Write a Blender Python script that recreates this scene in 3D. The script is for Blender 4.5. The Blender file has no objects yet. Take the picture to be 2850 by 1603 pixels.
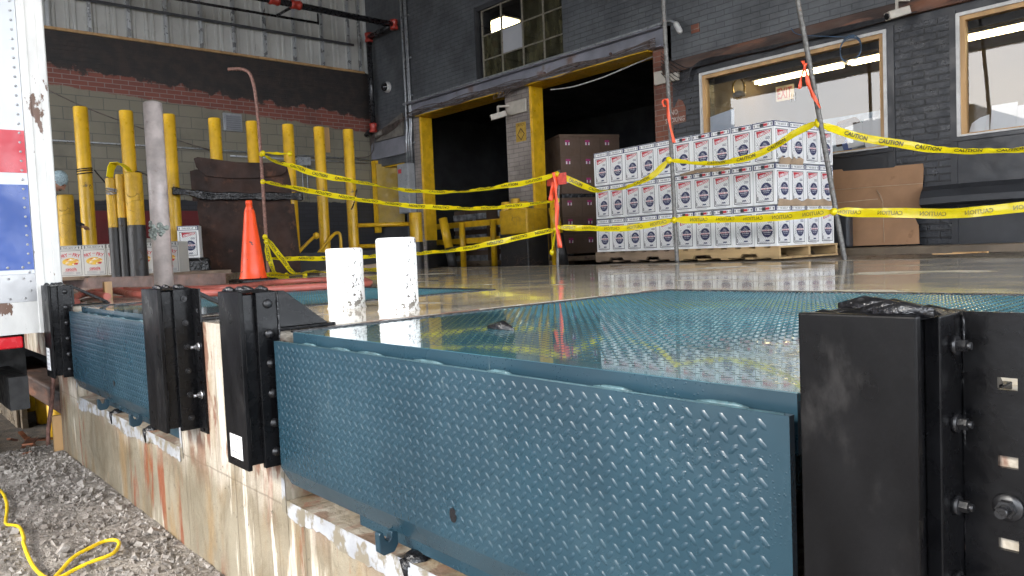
import bpy, math, random
from mathutils import Vector, Matrix
R = random.Random(7)
C = bpy.context.scene.collection
PI = math.pi

# ------------------------------------------------------------------ mesh helpers
class MB:
    def __init__(s): s.v=[]; s.f=[]; s.m=[]; s.s=[]
    def add(s, vs, fs, mat=0, smooth=False):
        o=len(s.v); s.v.extend([tuple(v) for v in vs])
        for f in fs:
            s.f.append(tuple(i+o for i in f)); s.m.append(mat); s.s.append(smooth)
        return s
    def box(s, x0,x1,y0,y1,z0,z1, mat=0):
        return s.hexa([(x0,y0,z0),(x1,y0,z0),(x1,y1,z0),(x0,y1,z0),(x0,y0,z1),(x1,y0,z1),(x1,y1,z1),(x0,y1,z1)],mat)
    def hexa(s, p, mat=0):
        return s.add(p,[(3,2,1,0),(4,5,6,7),(0,1,5,4),(1,2,6,5),(2,3,7,6),(3,0,4,7)],mat)
    def bar(s, p, q, w, h, mat=0, up=(0,0,1)):
        p=Vector(p);q=Vector(q);t=(q-p).normalized();u=Vector(up)
        a=t.cross(u)
        if a.length<1e-4: a=t.cross(Vector((1,0,0)))
        a.normalize();b=a.cross(t)
        a=a*w/2;b=b*h/2
        return s.hexa([p-a-b,p+a-b,q+a-b,q-a-b,p-a+b,p+a+b,q+a+b,q-a+b],mat)
    def cyl(s,p,q,r0,r1=None,n=20,caps=True,mat=0,smooth=True):
        if r1 is None:r1=r0
        p=Vector(p);q=Vector(q);t=(q-p).normalized()
        a=t.cross(Vector((0,0,1)))
        if a.length<1e-4:a=Vector((1,0,0))
        a.normalize();b=t.cross(a)
        vs=[]
        for c,r in((p,r0),(q,r1)):
            for i in range(n):
                k=2*PI*i/n; vs.append(c+a*math.cos(k)*r+b*math.sin(k)*r)
        s.add(vs,[(i,(i+1)%n,n+(i+1)%n,n+i) for i in range(n)],mat,smooth)
        if caps:
            o=len(s.v)-2*n
            s.f.append(tuple(o+i for i in range(n-1,-1,-1)));s.m.append(mat);s.s.append(False)
            s.f.append(tuple(o+n+i for i in range(n)));s.m.append(mat);s.s.append(False)
        return s
    def lathe(s,c,prof,n=24,mat=0,axis=None,smooth=True,up=(0,0,1)):
        c=Vector(c);t=Vector(up).normalized();a=t.cross(Vector((0,1,0)))
        if a.length<1e-3:a=t.cross(Vector((1,0,0)))
        a.normalize();b=t.cross(a);vs=[];m=len(prof)
        for r,z in prof:
            for i in range(n):
                k=2*PI*i/n;vs.append(c+t*z+a*math.cos(k)*r+b*math.sin(k)*r)
        fs=[(j*n+i,j*n+(i+1)%n,(j+1)*n+(i+1)%n,(j+1)*n+i) for j in range(m-1) for i in range(n)]
        return s.add(vs,fs,mat,smooth)
    def tube(s,pts,r,n=8,mat=0,closed=False,smooth=True):
        P=[Vector(p) for p in pts];vs=[];N=len(P)
        t0=(P[1]-P[0]).normalized();a=t0.cross(Vector((0,0,1)))
        if a.length<1e-3:a=t0.cross(Vector((1,0,0)))
        a.normalize()
        for i in range(N):
            t=(P[min(i+1,N-1)]-P[max(i-1,0)]).normalized()
            a=(a-t*a.dot(t)).normalized();b=t.cross(a)
            rr=r[i] if isinstance(r,(list,tuple)) else r
            for k in range(n):
                g=2*PI*k/n;vs.append(P[i]+a*math.cos(g)*rr+b*math.sin(g)*rr)
        fs=[(i*n+k,i*n+(k+1)%n,(i+1)*n+(k+1)%n,(i+1)*n+k) for i in range(N-1) for k in range(n)]
        s.add(vs,fs,mat,smooth);o=len(s.v)-N*n
        s.f.append(tuple(o+k for k in range(n-1,-1,-1)));s.m.append(mat);s.s.append(False)
        s.f.append(tuple(o+(N-1)*n+k for k in range(n)));s.m.append(mat);s.s.append(False)
        return s
    def prism(s,poly,fn,w0,w1,mat=0):
        n=len(poly);vs=[fn(u,v,w0) for u,v in poly]+[fn(u,v,w1) for u,v in poly]
        s.add(vs,[tuple(range(n-1,-1,-1)),tuple(range(n,2*n))]+[(i,(i+1)%n,n+(i+1)%n,n+i) for i in range(n)],mat)
        return s
    def quad(s,a,b,c,d,mat=0): return s.add([a,b,c,d],[(0,1,2,3)],mat)
    def text(s,st,size,fn,mat=0,ax='CENTER',width=None,bold=0.0,mirror=False):
        V,F=text_geo(st,bold)
        if not V:return s
        x0=min(v[0] for v in V);x1=max(v[0] for v in V);w=x1-x0
        sx=(width/w) if width else size
        off={'CENTER':-(x0+x1)/2,'LEFT':-x0,'RIGHT':-x1}[ax]
        vs=[fn((x+off)*sx*(-1 if mirror else 1),(y-.35)*size) for x,y in V]
        return s.add(vs,F,mat)

_tc={}
def text_geo(st,bold=0.0):
    k=(st,bold)
    if k in _tc:return _tc[k]
    cu=bpy.data.curves.new('lettering','FONT');cu.body=st;cu.size=1;cu.offset=bold;cu.resolution_u=2
    ob=bpy.data.objects.new('lettering',cu);C.objects.link(ob)
    dg=bpy.context.evaluated_depsgraph_get();me=ob.evaluated_get(dg).to_mesh()
    _tc[k]=([(v.co.x,v.co.y) for v in me.vertices],[tuple(p.vertices) for p in me.polygons])
    ob.evaluated_get(dg).to_mesh_clear();bpy.data.objects.remove(ob);bpy.data.curves.remove(cu)
    return _tc[k]

def mesh(name,mb,mats,o=(0,0,0)):
    me=bpy.data.meshes.new(name)
    me.from_pydata([(v[0]-o[0],v[1]-o[1],v[2]-o[2]) for v in mb.v],[],mb.f)
    for m in (mats if isinstance(mats,(list,tuple)) else [mats]): me.materials.append(m)
    me.polygons.foreach_set('material_index',mb.m);me.polygons.foreach_set('use_smooth',mb.s);me.update()
    return me
def wloc(o):
    v=Vector((0,0,0))
    while o is not None: v=v+o.location;o=o.parent
    return v
def part(name,mb,mats,parent,bevel=0,label=None):
    ob=bpy.data.objects.new(name,mesh(name,mb,mats,wloc(parent)));ob.parent=parent;C.objects.link(ob)
    if bevel: bev(ob,bevel)
    if label: ob['label']=label
    return ob
def bev(ob,w,seg=2):
    m=ob.modifiers.new('bevel','BEVEL');m.width=w;m.segments=seg;m.limit_method='ANGLE';m.angle_limit=math.radians(40)
def tag(o,label,cat,group=None):
    o['label']=label;o['category']=cat
    if group:o['group']=group
    return o
def thing(name,label,cat,loc,group=None):
    o=bpy.data.objects.new(name,None);o.empty_display_size=.1;o.location=loc;C.objects.link(o);return tag(o,label,cat,group)
def solo(name,mb,mats,label,cat,group=None,bevel=0):
    xs=[v[0] for v in mb.v];ys=[v[1] for v in mb.v];zs=[v[2] for v in mb.v]
    o=((min(xs)+max(xs))/2,(min(ys)+max(ys))/2,min(zs))
    ob=bpy.data.objects.new(name,mesh(name,mb,mats,o));ob.location=o;C.objects.link(ob)
    if bevel:bev(ob,bevel)
    return tag(ob,label,cat,group)
def struct(name,mb,mats,bevel=0,kind='structure'):
    ob=bpy.data.objects.new(name,mesh(name,mb,mats));C.objects.link(ob);ob['kind']=kind
    if bevel:bev(ob,bevel)
    return ob
def lerp(a,b,t): return a+(b-a)*t
def ss(t): t=max(0,min(1,t));return t*t*(3-2*t)

# ------------------------------------------------------------------ materials
class N:
    def __init__(s,name):
        s.mat=bpy.data.materials.new(name);s.mat.use_nodes=True;s.t=s.mat.node_tree;s.n=s.t.nodes
        s.b=s.n['Principled BSDF'];s.out=s.n['Material Output']
        tc=s.n.new('ShaderNodeTexCoord');s.obj=tc.outputs['Object'];s.gen=tc.outputs['Generated']
        s.geo=s.n.new('ShaderNodeNewGeometry').outputs['Position']
    def new(s,t,**k):
        n=s.n.new(t)
        for a,b in k.items():setattr(n,a,b)
        return n
    def lk(s,a,b): s.t.links.new(a,b)
    def put(s,sock,v):
        if hasattr(v,'is_output') or hasattr(v,'links'): s.lk(v,sock)
        else: sock.default_value=v if not (isinstance(v,tuple) and len(v)==3 and sock.type=='RGBA') else (*v,1)
    def math(s,op,a,b=0.0,c=None,clamp=False):
        n=s.new('ShaderNodeMath',operation=op);n.use_clamp=clamp;s.put(n.inputs[0],a);s.put(n.inputs[1],b)
        if c is not None:s.put(n.inputs[2],c)
        return n.outputs[0]
    def mapv(s,v,scale=(1,1,1),rot=(0,0,0),loc=(0,0,0)):
        n=s.new('ShaderNodeMapping');s.lk(v,n.inputs[0]);n.inputs['Scale'].default_value=scale;n.inputs['Rotation'].default_value=rot;n.inputs['Location'].default_value=loc;return n.outputs[0]
    def noise(s,scale,detail=4,v=None,rough=.55,dist=0):
        n=s.new('ShaderNodeTexNoise');n.inputs['Scale'].default_value=scale;n.inputs['Detail'].default_value=detail;n.inputs['Roughness'].default_value=rough;n.inputs['Distortion'].default_value=dist
        s.lk(v if v is not None else s.obj,n.inputs['Vector']);return n.outputs['Fac']
    def ramp(s,f,a,b,lo=0.0,hi=1.0):
        n=s.new('ShaderNodeMapRange');n.interpolation_type='SMOOTHSTEP';s.put(n.inputs[0],f);s.put(n.inputs[1],a);s.put(n.inputs[2],b);s.put(n.inputs[3],lo);s.put(n.inputs[4],hi);return n.outputs[0]
    def mix(s,f,a,b,mode='MIX'):
        n=s.new('ShaderNodeMix',data_type='RGBA',blend_type=mode);s.put(n.inputs[0],f);s.put(n.inputs[6],a);s.put(n.inputs[7],b);return n.outputs[2]
    def xyz(s,v):
        n=s.new('ShaderNodeSeparateXYZ');s.lk(v,n.inputs[0]);return n.outputs
    def comb(s,x,y,z):
        n=s.new('ShaderNodeCombineXYZ')
        for i,a in enumerate((x,y,z)):s.put(n.inputs[i],a)
        return n.outputs[0]
    def bump(s,h,strength=.3,dist=.01,nrm=None):
        n=s.new('ShaderNodeBump');n.inputs['Strength'].default_value=strength;n.inputs['Distance'].default_value=dist;s.put(n.inputs['Height'],h)
        if nrm is not None:s.lk(nrm,n.inputs['Normal'])
        return n.outputs[0]
    def fin(s,col=None,rough=None,metal=None,normal=None,spec=None,coat=None,coatr=None):
        for k,v in(('Base Color',col),('Roughness',rough),('Metallic',metal),('Normal',normal),('Specular IOR Level',spec),('Coat Weight',coat),('Coat Roughness',coatr)):
            if v is not None:s.put(s.b.inputs[k],v)
        return s.mat
def sc(c,k): return (c[0]*k,c[1]*k,c[2]*k)
def M(name,col,rough=.5,metal=0,var=.25,scale=6,bump=.15,bscale=60,dirt=None,rv=.15,spec=.5,stretch=(1,1,1),bd=.004):
    m=N(name);v=m.mapv(m.obj,stretch)
    n1=m.noise(scale,5,v);c=m.mix(m.ramp(n1,.3,.7),sc(col,1-var),sc(col,1+var))
    if dirt:
        d=m.ramp(m.noise(dirt[2],6,v,.65),dirt[1],dirt[1]+dirt[3] if len(dirt)>3 else dirt[1]+.12);c=m.mix(d,c,dirt[0])
    r=m.ramp(m.noise(scale*2.3,4,v),.3,.7,max(.02,rough-rv),min(1,rough+rv))
    nb=m.bump(m.noise(bscale,4,v),bump,bd)
    return m.fin(c,r,metal,nb,spec)
def EM(name,col,st):
    m=N(name);m.b.inputs['Emission Color'].default_value=(*col,1);m.b.inputs['Emission Strength'].default_value=st
    return m.fin(col,.4)
def brick(name,axis,c1,c2,mortar,rough=.5,bw=.27,bh=.08,bstr=.6,peel=None,ms=.006,msm=.25,drip=None):
    m=N(name);x,y,z=m.xyz(m.geo)
    v=m.comb(x if axis=='x' else y,z,0.0)
    wob=m.noise(3.0,2,m.geo)
    v2=m.new('ShaderNodeVectorMath',operation='ADD');m.lk(v,v2.inputs[0]);m.lk(m.comb(m.math('MULTIPLY',wob,.03),m.math('MULTIPLY',wob,.02),0.0),v2.inputs[1]);v=v2.outputs[0]
    b=m.new('ShaderNodeTexBrick');m.lk(v,b.inputs['Vector']);I=b.inputs
    I['Color1'].default_value=(*c1,1);I['Color2'].default_value=(*c2,1);I['Mortar'].default_value=(*mortar,1);I['Scale'].default_value=1
    I['Mortar Size'].default_value=ms;I['Mortar Smooth'].default_value=msm;I['Brick Width'].default_value=bw;I['Row Height'].default_value=bh
    n=m.noise(2.2,6,m.geo,.6);c=m.mix(m.ramp(n,.25,.75),m.mix(1.0,b.outputs[0],(.62,.62,.62),'MULTIPLY'),m.mix(1.0,b.outputs[0],(1.25,1.25,1.25),'MULTIPLY'))
    if peel:
        for pc,th,s_ in peel:
            c=m.mix(m.ramp(m.noise(s_,8,m.geo,.65),th,th+.03),c,pc)
    if drip:
        dv=m.mapv(m.geo,(9,9,.7));c=m.mix(m.ramp(m.noise(1,5,dv,.6),drip[1],drip[1]+.1),c,drip[0])
    hgt=m.math('ADD',m.math('MULTIPLY',b.outputs['Fac'],-1.0),m.math('MULTIPLY',m.noise(28,5,m.geo,.6),.55))
    return m.fin(c,m.ramp(m.noise(9,3,m.geo),.3,.7,rough-.1,rough+.15),0,m.bump(hgt,bstr,.012))

def painted_metal(name,col,rough=.4,chip=(.10,.035,.018),th=.68,sc_=5,bump=.2):
    return M(name,col,rough,0,.16,5,bump,70,(chip,th,sc_,.06),.12)
YEL=(.62,.36,.012)
m_yellow=painted_metal('yellow_paint',YEL,.38,(.13,.085,.03),.635,6,.3)
def lumpy(name,col,chip):
    m=N(name);n=m.noise(7,6,m.obj,.6);c=m.mix(m.ramp(n,.3,.7),sc(col,.8),sc(col,1.12))
    cr=m.new('ShaderNodeTexVoronoi',feature='DISTANCE_TO_EDGE');cr.inputs['Scale'].default_value=9;m.lk(m.obj,cr.inputs['Vector'])
    edge=m.ramp(cr.outputs['Distance'],.0,.035,1.0,0.0);edge=m.math('MULTIPLY',edge,m.ramp(m.noise(4,3),.5,.62))
    c=m.mix(edge,c,chip);c=m.mix(m.ramp(m.noise(5,7,m.obj,.7),.66,.7),c,chip)
    return m.fin(c,.45,0,m.bump(m.math('ADD',m.noise(38,4,m.obj,.6),m.math('MULTIPLY',edge,-1.5)),.55,.012))
m_ylump=lumpy('thick_yellow_paint',(.58,.34,.015),(.14,.09,.03))
m_blump=lumpy('thick_black_paint',(.022,.021,.021),(.10,.05,.025))
m_black=M('black_steel_paint',(.0035,.0035,.004),.26,0,.3,9,.14,50,((.014,.013,.013),.68,10,.12),.1,spec=.2)
m_wetblack=M('wet_black_sealer',(.008,.008,.009),.2,0,.3,20,.5,60,None,.06,bd=.02)
m_rub=M('bumper_face',(.0042,.004,.0043),.38,0,.35,5,.1,120,((.020,.019,.0185),.56,9,.16),.14,.14,stretch=(1,1,.5))
m_bolt=M('bolt_steel',(.35,.35,.36),.32,.85,.2,30,.2,90)
m_bbolt=M('black_bolt',(.008,.008,.009),.36,.0,.2,30,.2,90)
def teal(name,wet):  # wet also brightens the deck paint to stand in for light
    m=N(name);n=m.noise(3.2,5,m.obj,.55)
    c=m.mix(m.ramp(n,.3,.72),(.0125,.034,.049),(.018,.047,.066))
    c=m.mix(m.math('MULTIPLY',m.ramp(m.noise(2.6,7,m.obj,.68),.56,.75),.35),c,(.05,.085,.10))
    c=m.mix(m.math('MULTIPLY',m.ramp(m.noise(55,3,m.mapv(m.obj,(1,1,.15)),.6),.66,.72),m.ramp(m.noise(3.4,3),.55,.7)),c,(.12,.16,.17))
    c=m.mix(m.ramp(m.noise(11,6,m.obj,.7),.735,.75),c,(.38,.20,.04))
    w=m.noise(70,3,m.obj);drops=m.new('ShaderNodeTexVoronoi');drops.inputs['Scale'].default_value=130;m.lk(m.obj,drops.inputs['Vector'])
    d=m.math('MULTIPLY',m.ramp(drops.outputs['Distance'],.12,.3,1.0,0.0),m.ramp(m.noise(6,3),.45,.6))
    if wet:
        c=m.mix(1.0,c,(3.7,4.3,3.7),'MULTIPLY')  # same paint as the lip, brightened to stand in for light on the deck
        x,y,z=m.xyz(m.geo);yy=m.math('ADD',y,m.math('MULTIPLY',m.noise(1.6,4,m.geo),1.0))
        r=m.ramp(m.noise(5,4),.35,.7,.04,.10)
        return m.fin(c,r,0,m.bump(m.noise(10,3,m.mapv(m.obj,(1,2,1))),.04,.006),.5,.8,.03)
    r=m.ramp(m.noise(4,4),.3,.7,.24,.38)
    return m.fin(c,m.math('SUBTRACT',r,m.math('MULTIPLY',d,.15)),0,m.bump(m.math('ADD',m.math('MULTIPLY',w,.12),d),.28,.0025),.42,.1,.12)
m_teal=teal('teal_paint',False);m_tealwetlit=teal('wet_lit_teal_paint',True)
m_weld=M('pale_weld',(.06,.115,.13),.4,0,.3,40,.6,90)
# wet slab
def slab():
    m=N('wet_concrete');x,y,z=m.xyz(m.geo);g=m.mapv(m.geo,(1,1.5,1))
    n=m.noise(.9,6,g,.6);c=m.mix(m.ramp(n,.3,.7),(.43,.38,.30),(.56,.505,.42))
    c=m.mix(m.ramp(m.noise(26,6,m.geo,.7),.55,.75),c,(.17,.15,.12))
    dry=m.ramp(m.noise(1.25,4,m.mapv(m.geo,(.8,1.3,1),(0,0,0),(1.6,.7,0)),.5,.6),.60,.70)
    c=m.mix(dry,c,(.50,.46,.39))
    r=m.ramp(m.noise(2.2,4,m.geo),.35,.7,.035,.14);r=m.math('ADD',r,m.math('MULTIPLY',dry,.42))
    hb=m.math('ADD',m.noise(5,3,g),m.math('MULTIPLY',m.noise(90,3,m.geo),m.math('ADD',m.math('MULTIPLY',dry,.5),.02)))
    return m.fin(c,r,0,m.bump(hb,.07,.006),.35)
m_slab=slab()
m_oldfl=M('old_floor',(.12,.098,.072),.4,0,.4,2.5,.5,30,((.16,.12,.075),.58,6,.15),.22,bd=.01)
def dockface():
    m=N('stained_concrete');x,y,z=m.xyz(m.geo);g=m.geo
    n=m.noise(2.2,7,g,.62);c=m.mix(m.ramp(n,.3,.7),(.165,.135,.09),(.265,.225,.158))
    panel=m.new('ShaderNodeTexWhiteNoise',noise_dimensions='1D');m.lk(m.math('FLOOR',m.math('MULTIPLY',m.math('ADD',x,20.0),1.9)),panel.inputs['W'])
    c=m.mix(m.math('MULTIPLY',panel.outputs[0],.45),c,(.24,.22,.165))
    st=m.mapv(g,(7,7,.75));s1=m.noise(1,6,st,.62,.4)
    c=m.mix(m.math('MULTIPLY',m.ramp(s1,.55,.61),m.ramp(m.noise(1.1,3,g),.44,.60)),c,(.62,.57,.48))
    st2=m.mapv(g,(9,9,1.0),(0,0,0),(5,3,1));c=m.mix(m.math('MULTIPLY',m.ramp(m.noise(1,6,st2,.66,.5),.55,.61),m.ramp(m.noise(1.3,3,g),.44,.56)),c,(.20,.062,.026))
    st3=m.mapv(g,(4,4,1.2),(0,0,0),(9,2,4));c=m.mix(m.math('MULTIPLY',m.ramp(m.noise(1,6,st3,.6),.5,.64),.6),c,(.25,.15,.055))
    c=m.mix(m.math('MULTIPLY',m.ramp(m.noise(1.7,6,m.mapv(g,(1.3,1.3,.6)),.65,.8),.5,.66),.75),c,(.115,.085,.045))
    up=m.math('ADD',z,m.math('MULTIPLY',m.math('SUBTRACT',m.noise(3,6,m.mapv(g,(1.6,1,.7)),.65),.5),.5));c=m.mix(m.math('MULTIPLY',m.ramp(up,-.62,-.48),m.ramp(m.noise(5,6,m.mapv(g,(1.5,1,.5)),.65),.40,.62,.25,.85)),c,(.48,.43,.36))
    rl=m.ramp(m.math('ABSOLUTE',m.math('ADD',z,m.math('ADD',.545,m.math('MULTIPLY',m.noise(6,3,g),.02)))),.0,.006,1.0,0.0);c=m.mix(m.math('MULTIPLY',rl,.55),c,(.12,.09,.06))
    rz=m.math('MULTIPLY',m.ramp(z,-.70,-.42),m.ramp(m.noise(4.2,6,m.mapv(g,(1.6,1,.55),(0,0,0),(4,1,3)),.62),.505,.56));c=m.mix(m.math('MULTIPLY',rz,.85),c,(.15,.055,.026))
    st4=m.mapv(g,(22,22,1.3),(0,0,0),(2,7,4));c=m.mix(m.math('MULTIPLY',m.ramp(m.noise(1,5,st4,.6),.56,.66),.5),c,(.12,.09,.055))
    c=m.mix(m.ramp(m.noise(34,7,g,.75),.62,.68),c,(.085,.065,.045))
    fx=m.math('FRACT',m.math('MULTIPLY',m.math('ADD',x,20.0),1.9));seam=m.math('MULTIPLY',m.ramp(fx,0.0,.016,1.0,0.0),.75)
    c=m.mix(seam,c,(.11,.08,.05))
    h=m.math('ADD',m.noise(30,6,g,.65),m.math('MULTIPLY',seam,-1.2))
    h=m.math('ADD',h,m.math('MULTIPLY',m.noise(5,5,m.mapv(g,(1,1,2.5))),.7))
    return m.fin(c,m.ramp(n,.3,.7,.45,.8),0,m.bump(h,.5,.012))
m_dock=dockface()
m_wpaint=M('white_wash_paint',(.33,.34,.355),.5,0,.2,6,.5,40,((.19,.165,.12),.46,14,.1),.1)
m_post=None
def wpost():
    m=N('white_paint_chipped');c=m.mix(m.ramp(m.noise(4,5),.3,.7),(.72,.72,.70),(.82,.82,.80))
    x,y,z=m.xyz(m.obj)
    right=m.ramp(m.math('ADD',m.math('MULTIPLY',x,.67),m.math('MULTIPLY',y,.75)),-.02,.05,.0,.10)
    sp=m.math('MAXIMUM',m.noise(75,3,m.mapv(m.obj,(1,1,.8)),.6),m.math('SUBTRACT',m.noise(26,4,m.obj,.6),m.ramp(z,.02,.09,-.02,.06)))
    th=m.math('SUBTRACT',.70,right);th=m.math('SUBTRACT',th,m.ramp(z,.0,.05,.06,0.0))
    ch=m.ramp(m.math('SUBTRACT',sp,th),0.0,.012);c=m.mix(ch,c,(.09,.075,.06));c=m.mix(m.math('MULTIPLY',m.ramp(m.math('ADD',z,m.math('MULTIPLY',m.noise(11,5),.08)),.03,.10,1.0,0.0),.55),c,(.30,.27,.22));c=m.mix(m.math('MULTIPLY',m.ramp(m.noise(5,5,m.mapv(m.obj,(3,3,.5))),.55,.7),.3),c,(.50,.48,.43))
    return m.fin(c,.45,0,m.bump(m.math('ADD',m.math('MULTIPLY',ch,-1.0),m.math('MULTIPLY',m.noise(45),.4)),.35,.006))
m_post=wpost()
m_gravelg=M('gravel_soil',(.27,.24,.205),.85,0,.4,7,.9,45,((.24,.215,.185),.55,22,.15),.1,bd=.02)
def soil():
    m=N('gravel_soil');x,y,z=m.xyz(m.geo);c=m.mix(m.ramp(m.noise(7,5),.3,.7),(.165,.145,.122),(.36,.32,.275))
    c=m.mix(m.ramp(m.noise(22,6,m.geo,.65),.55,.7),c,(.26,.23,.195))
    truck_shade=m.ramp(m.math('ADD',x,m.math('MULTIPLY',m.noise(2.2,5,m.geo),.8)),-5.75,-5.35,1.0,0.0);c=m.mix(truck_shade,c,m.mix(m.ramp(m.noise(9,6),.4,.65),(.022,.018,.014),(.06,.046,.034)))  # pit ground darkened in its colour to stand in for the truck's shade
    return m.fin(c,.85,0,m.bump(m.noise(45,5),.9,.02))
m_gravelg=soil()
m_stone=None
def stone():
    m=N('crushed_stone');oi=m.noise(13,2,m.geo);c=m.mix(m.ramp(oi,.35,.7),(.19,.168,.145),(.40,.365,.325));c=m.mix(m.ramp(m.noise(60,3,m.geo),.4,.7),c,(.21,.18,.15))
    return m.fin(c,.8,0,m.bump(m.noise(120,4,m.geo),.4,.004))
m_stone=stone()
m_wbrick=brick('grey_painted_brick','x',(.082,.087,.092),(.094,.099,.104),(.050,.053,.056),.40,bstr=.5,peel=[((.16,.165,.165),.70,5),((.03,.028,.027),.72,3)])
m_blackbrick=brick('black_painted_brick','x',(.020,.022,.027),(.027,.029,.034),(.010,.010,.011),.36,bstr=1.0,ms=.010)
m_redbrick=brick('red_brick','x',(.20,.072,.042),(.15,.055,.036),(.19,.15,.125),.75,bstr=.5,peel=[((.26,.22,.19),.64,5),((.07,.045,.035),.60,3)])
m_pillar=brick('worn_pillar_brick','x',(.25,.215,.19),(.28,.24,.215),(.14,.115,.10),.45,bstr=.5,peel=[((.22,.085,.05),.66,2.5),((.05,.045,.04),.66,6)],drip=((.36,.34,.32),.66))
m_wains=M('black_wall_panel',(.022,.023,.026),.42,0,.25,3,.25,40,((.05,.05,.052),.66,9,.1),.12)
m_steelb=M('grey_beam_paint',(.20,.20,.225),.4,0,.25,2,.2,30,((.16,.10,.08),.56,2.2,.14),.1)
m_timber=M('charred_timber',(.050,.026,.017),.6,0,.5,4,.5,40,((.15,.058,.028),.5,3,.16),.15,stretch=(.4,1,2))
m_wood=M('new_pine',(.42,.25,.105),.55,0,.2,6,.15,50,((.26,.14,.05),.6,8,.1),.1,stretch=(1,1,.2))
m_pallet=M('pallet_wood',(.40,.27,.13),.65,0,.25,5,.3,60,((.20,.12,.055),.57,7,.12),.1,stretch=(.25,1,1.6))
m_palletold=M('weathered_pallet_wood',(.21,.15,.10),.7,0,.3,5,.3,60,((.09,.06,.04),.56,7,.12),.1,stretch=(.25,1,1.6))
m_wframe=M('white_frame_paint',(.50,.49,.47),.45,0,.12,8,.15,60,((.22,.17,.11),.66,9,.08))
m_alu=M('galvanised_steel',(.42,.43,.44),.34,.6,.07,3,.1,60)
m_pipe=M('galvanised_conduit',(.34,.35,.36),.4,.5,.2,12,.1,60)
m_egrey=M('grey_enamel',(.27,.28,.29),.4,0,.1,6,.08,60)
m_orange=M('orange_plastic',(.85,.075,.012),.42,0,.12,5,.1,50,((.05,.025,.02),.61,14,.05),.08)
m_rust=M('rusty_steel',(.105,.058,.045),.6,0,.4,9,.6,80,((.17,.075,.035),.57,14,.12),.12)
m_rebar=M('grey_rebar_steel',(.14,.135,.125),.5,.4,.3,30,.4,120,((.20,.11,.07),.6,20,.12))
m_rebarred=M('rusty_rebar_steel',(.22,.115,.09),.6,.2,.3,30,.4,120,((.12,.06,.04),.55,20,.12))
m_plate=M('rusted_plate',(.030,.0145,.010),.6,0,.5,3,.4,40,((.085,.036,.020),.56,5,.15),.15,.25)
m_oldpipe=M('weathered_pipe_steel',(.50,.44,.42),.42,.0,.25,6,.2,60,((.20,.15,.125),.56,4,.14),.12)
m_mort=M('grey_green_mortar',(.30,.34,.31),.8,0,.3,20,.9,60,bd=.02)
m_tape=None
def tape():
    m=N('yellow_tape');n=m.noise(9,4,m.geo)
    c=m.mix(m.ramp(n,.3,.7),(.78,.62,.006),(.86,.72,.012))
    m.fin(c,.22,0,m.bump(m.noise(22,3,m.geo),.25,.006));tr=m.new('ShaderNodeBsdfTranslucent');tr.inputs[0].default_value=(.85,.72,.02,1)
    mx=m.new('ShaderNodeMixShader');mx.inputs[0].default_value=.25;m.lk(m.b.outputs[0],mx.inputs[1]);m.lk(tr.outputs[0],mx.inputs[2]);m.lk(mx.outputs[0],m.out.inputs[0]);return m.mat
m_tape=tape()
m_ink=M('black_ink',(.012,.012,.010),.4,0,0,5,0,50)
m_inkback=M('black_ink_seen_through',(.27,.22,.012),.3,0,0,5,0,50)
m_flag=M('orange_flag_ribbon',(.88,.10,.035),.4,0,.1,9,.1,40)
m_pink=M('red_marker_board',(.62,.07,.05),.45,0,.2,14,.2,60,((.72,.45,.40),.6,16,.1))
m_boxw=M('white_carton',(.78,.78,.77),.45,0,.035,4,.05,20,None,.05)
m_navy=M('navy_print',(.018,.024,.085),.45,0,.1,20,0,20)
m_blk=M('black_print',(.018,.018,.022),.45,0,.1,20,0,20)
m_redp=M('red_print',(.48,.022,.035),.45,0,.1,20,0,20)
m_yelp=M('yellow_print',(.62,.38,.03),.45,0,.2,20,0,20)
m_grayp=M('grey_print',(.22,.22,.25),.45,0,.2,40,0,20)
m_white=M('white_print',(.76,.76,.75),.45,0,.03,20,0,20)
def lattice():
    m=N('lattice_print');x,y,z=m.xyz(m.obj);a=m.math('ADD',x,y)
    l=None
    for sg in(1,-1):
        u=m.math('FRACT',m.math('ADD',m.math('MULTIPLY',m.math('ADD',a,m.math('MULTIPLY',z,.8*sg)),36.0),100.0))
        k=m.ramp(m.math('ABSOLUTE',m.math('SUBTRACT',u,.5)),.055,.085,1.0,0.0)
        l=k if l is None else m.math('MAXIMUM',l,k)
    return m.fin(m.mix(m.math('MULTIPLY',l,.42),(.76,.76,.75),(.05,.05,.055)),.45)
m_latt=lattice()
m_card=M('brown_cardboard',(.30,.165,.085),.7,0,.12,3,.12,30,((.22,.115,.055),.62,4,.12),.06)
m_cardd=M('brown_carton',(.12,.075,.05),.7,0,.12,3,.12,30)
m_kraft=M('kraft_paper',(.36,.26,.17),.7,0,.2,6,.2,30)
m_pinkl=M('pink_label',(.40,.025,.16),.5,0,.1,20,0,20)
m_cmu=None
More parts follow.
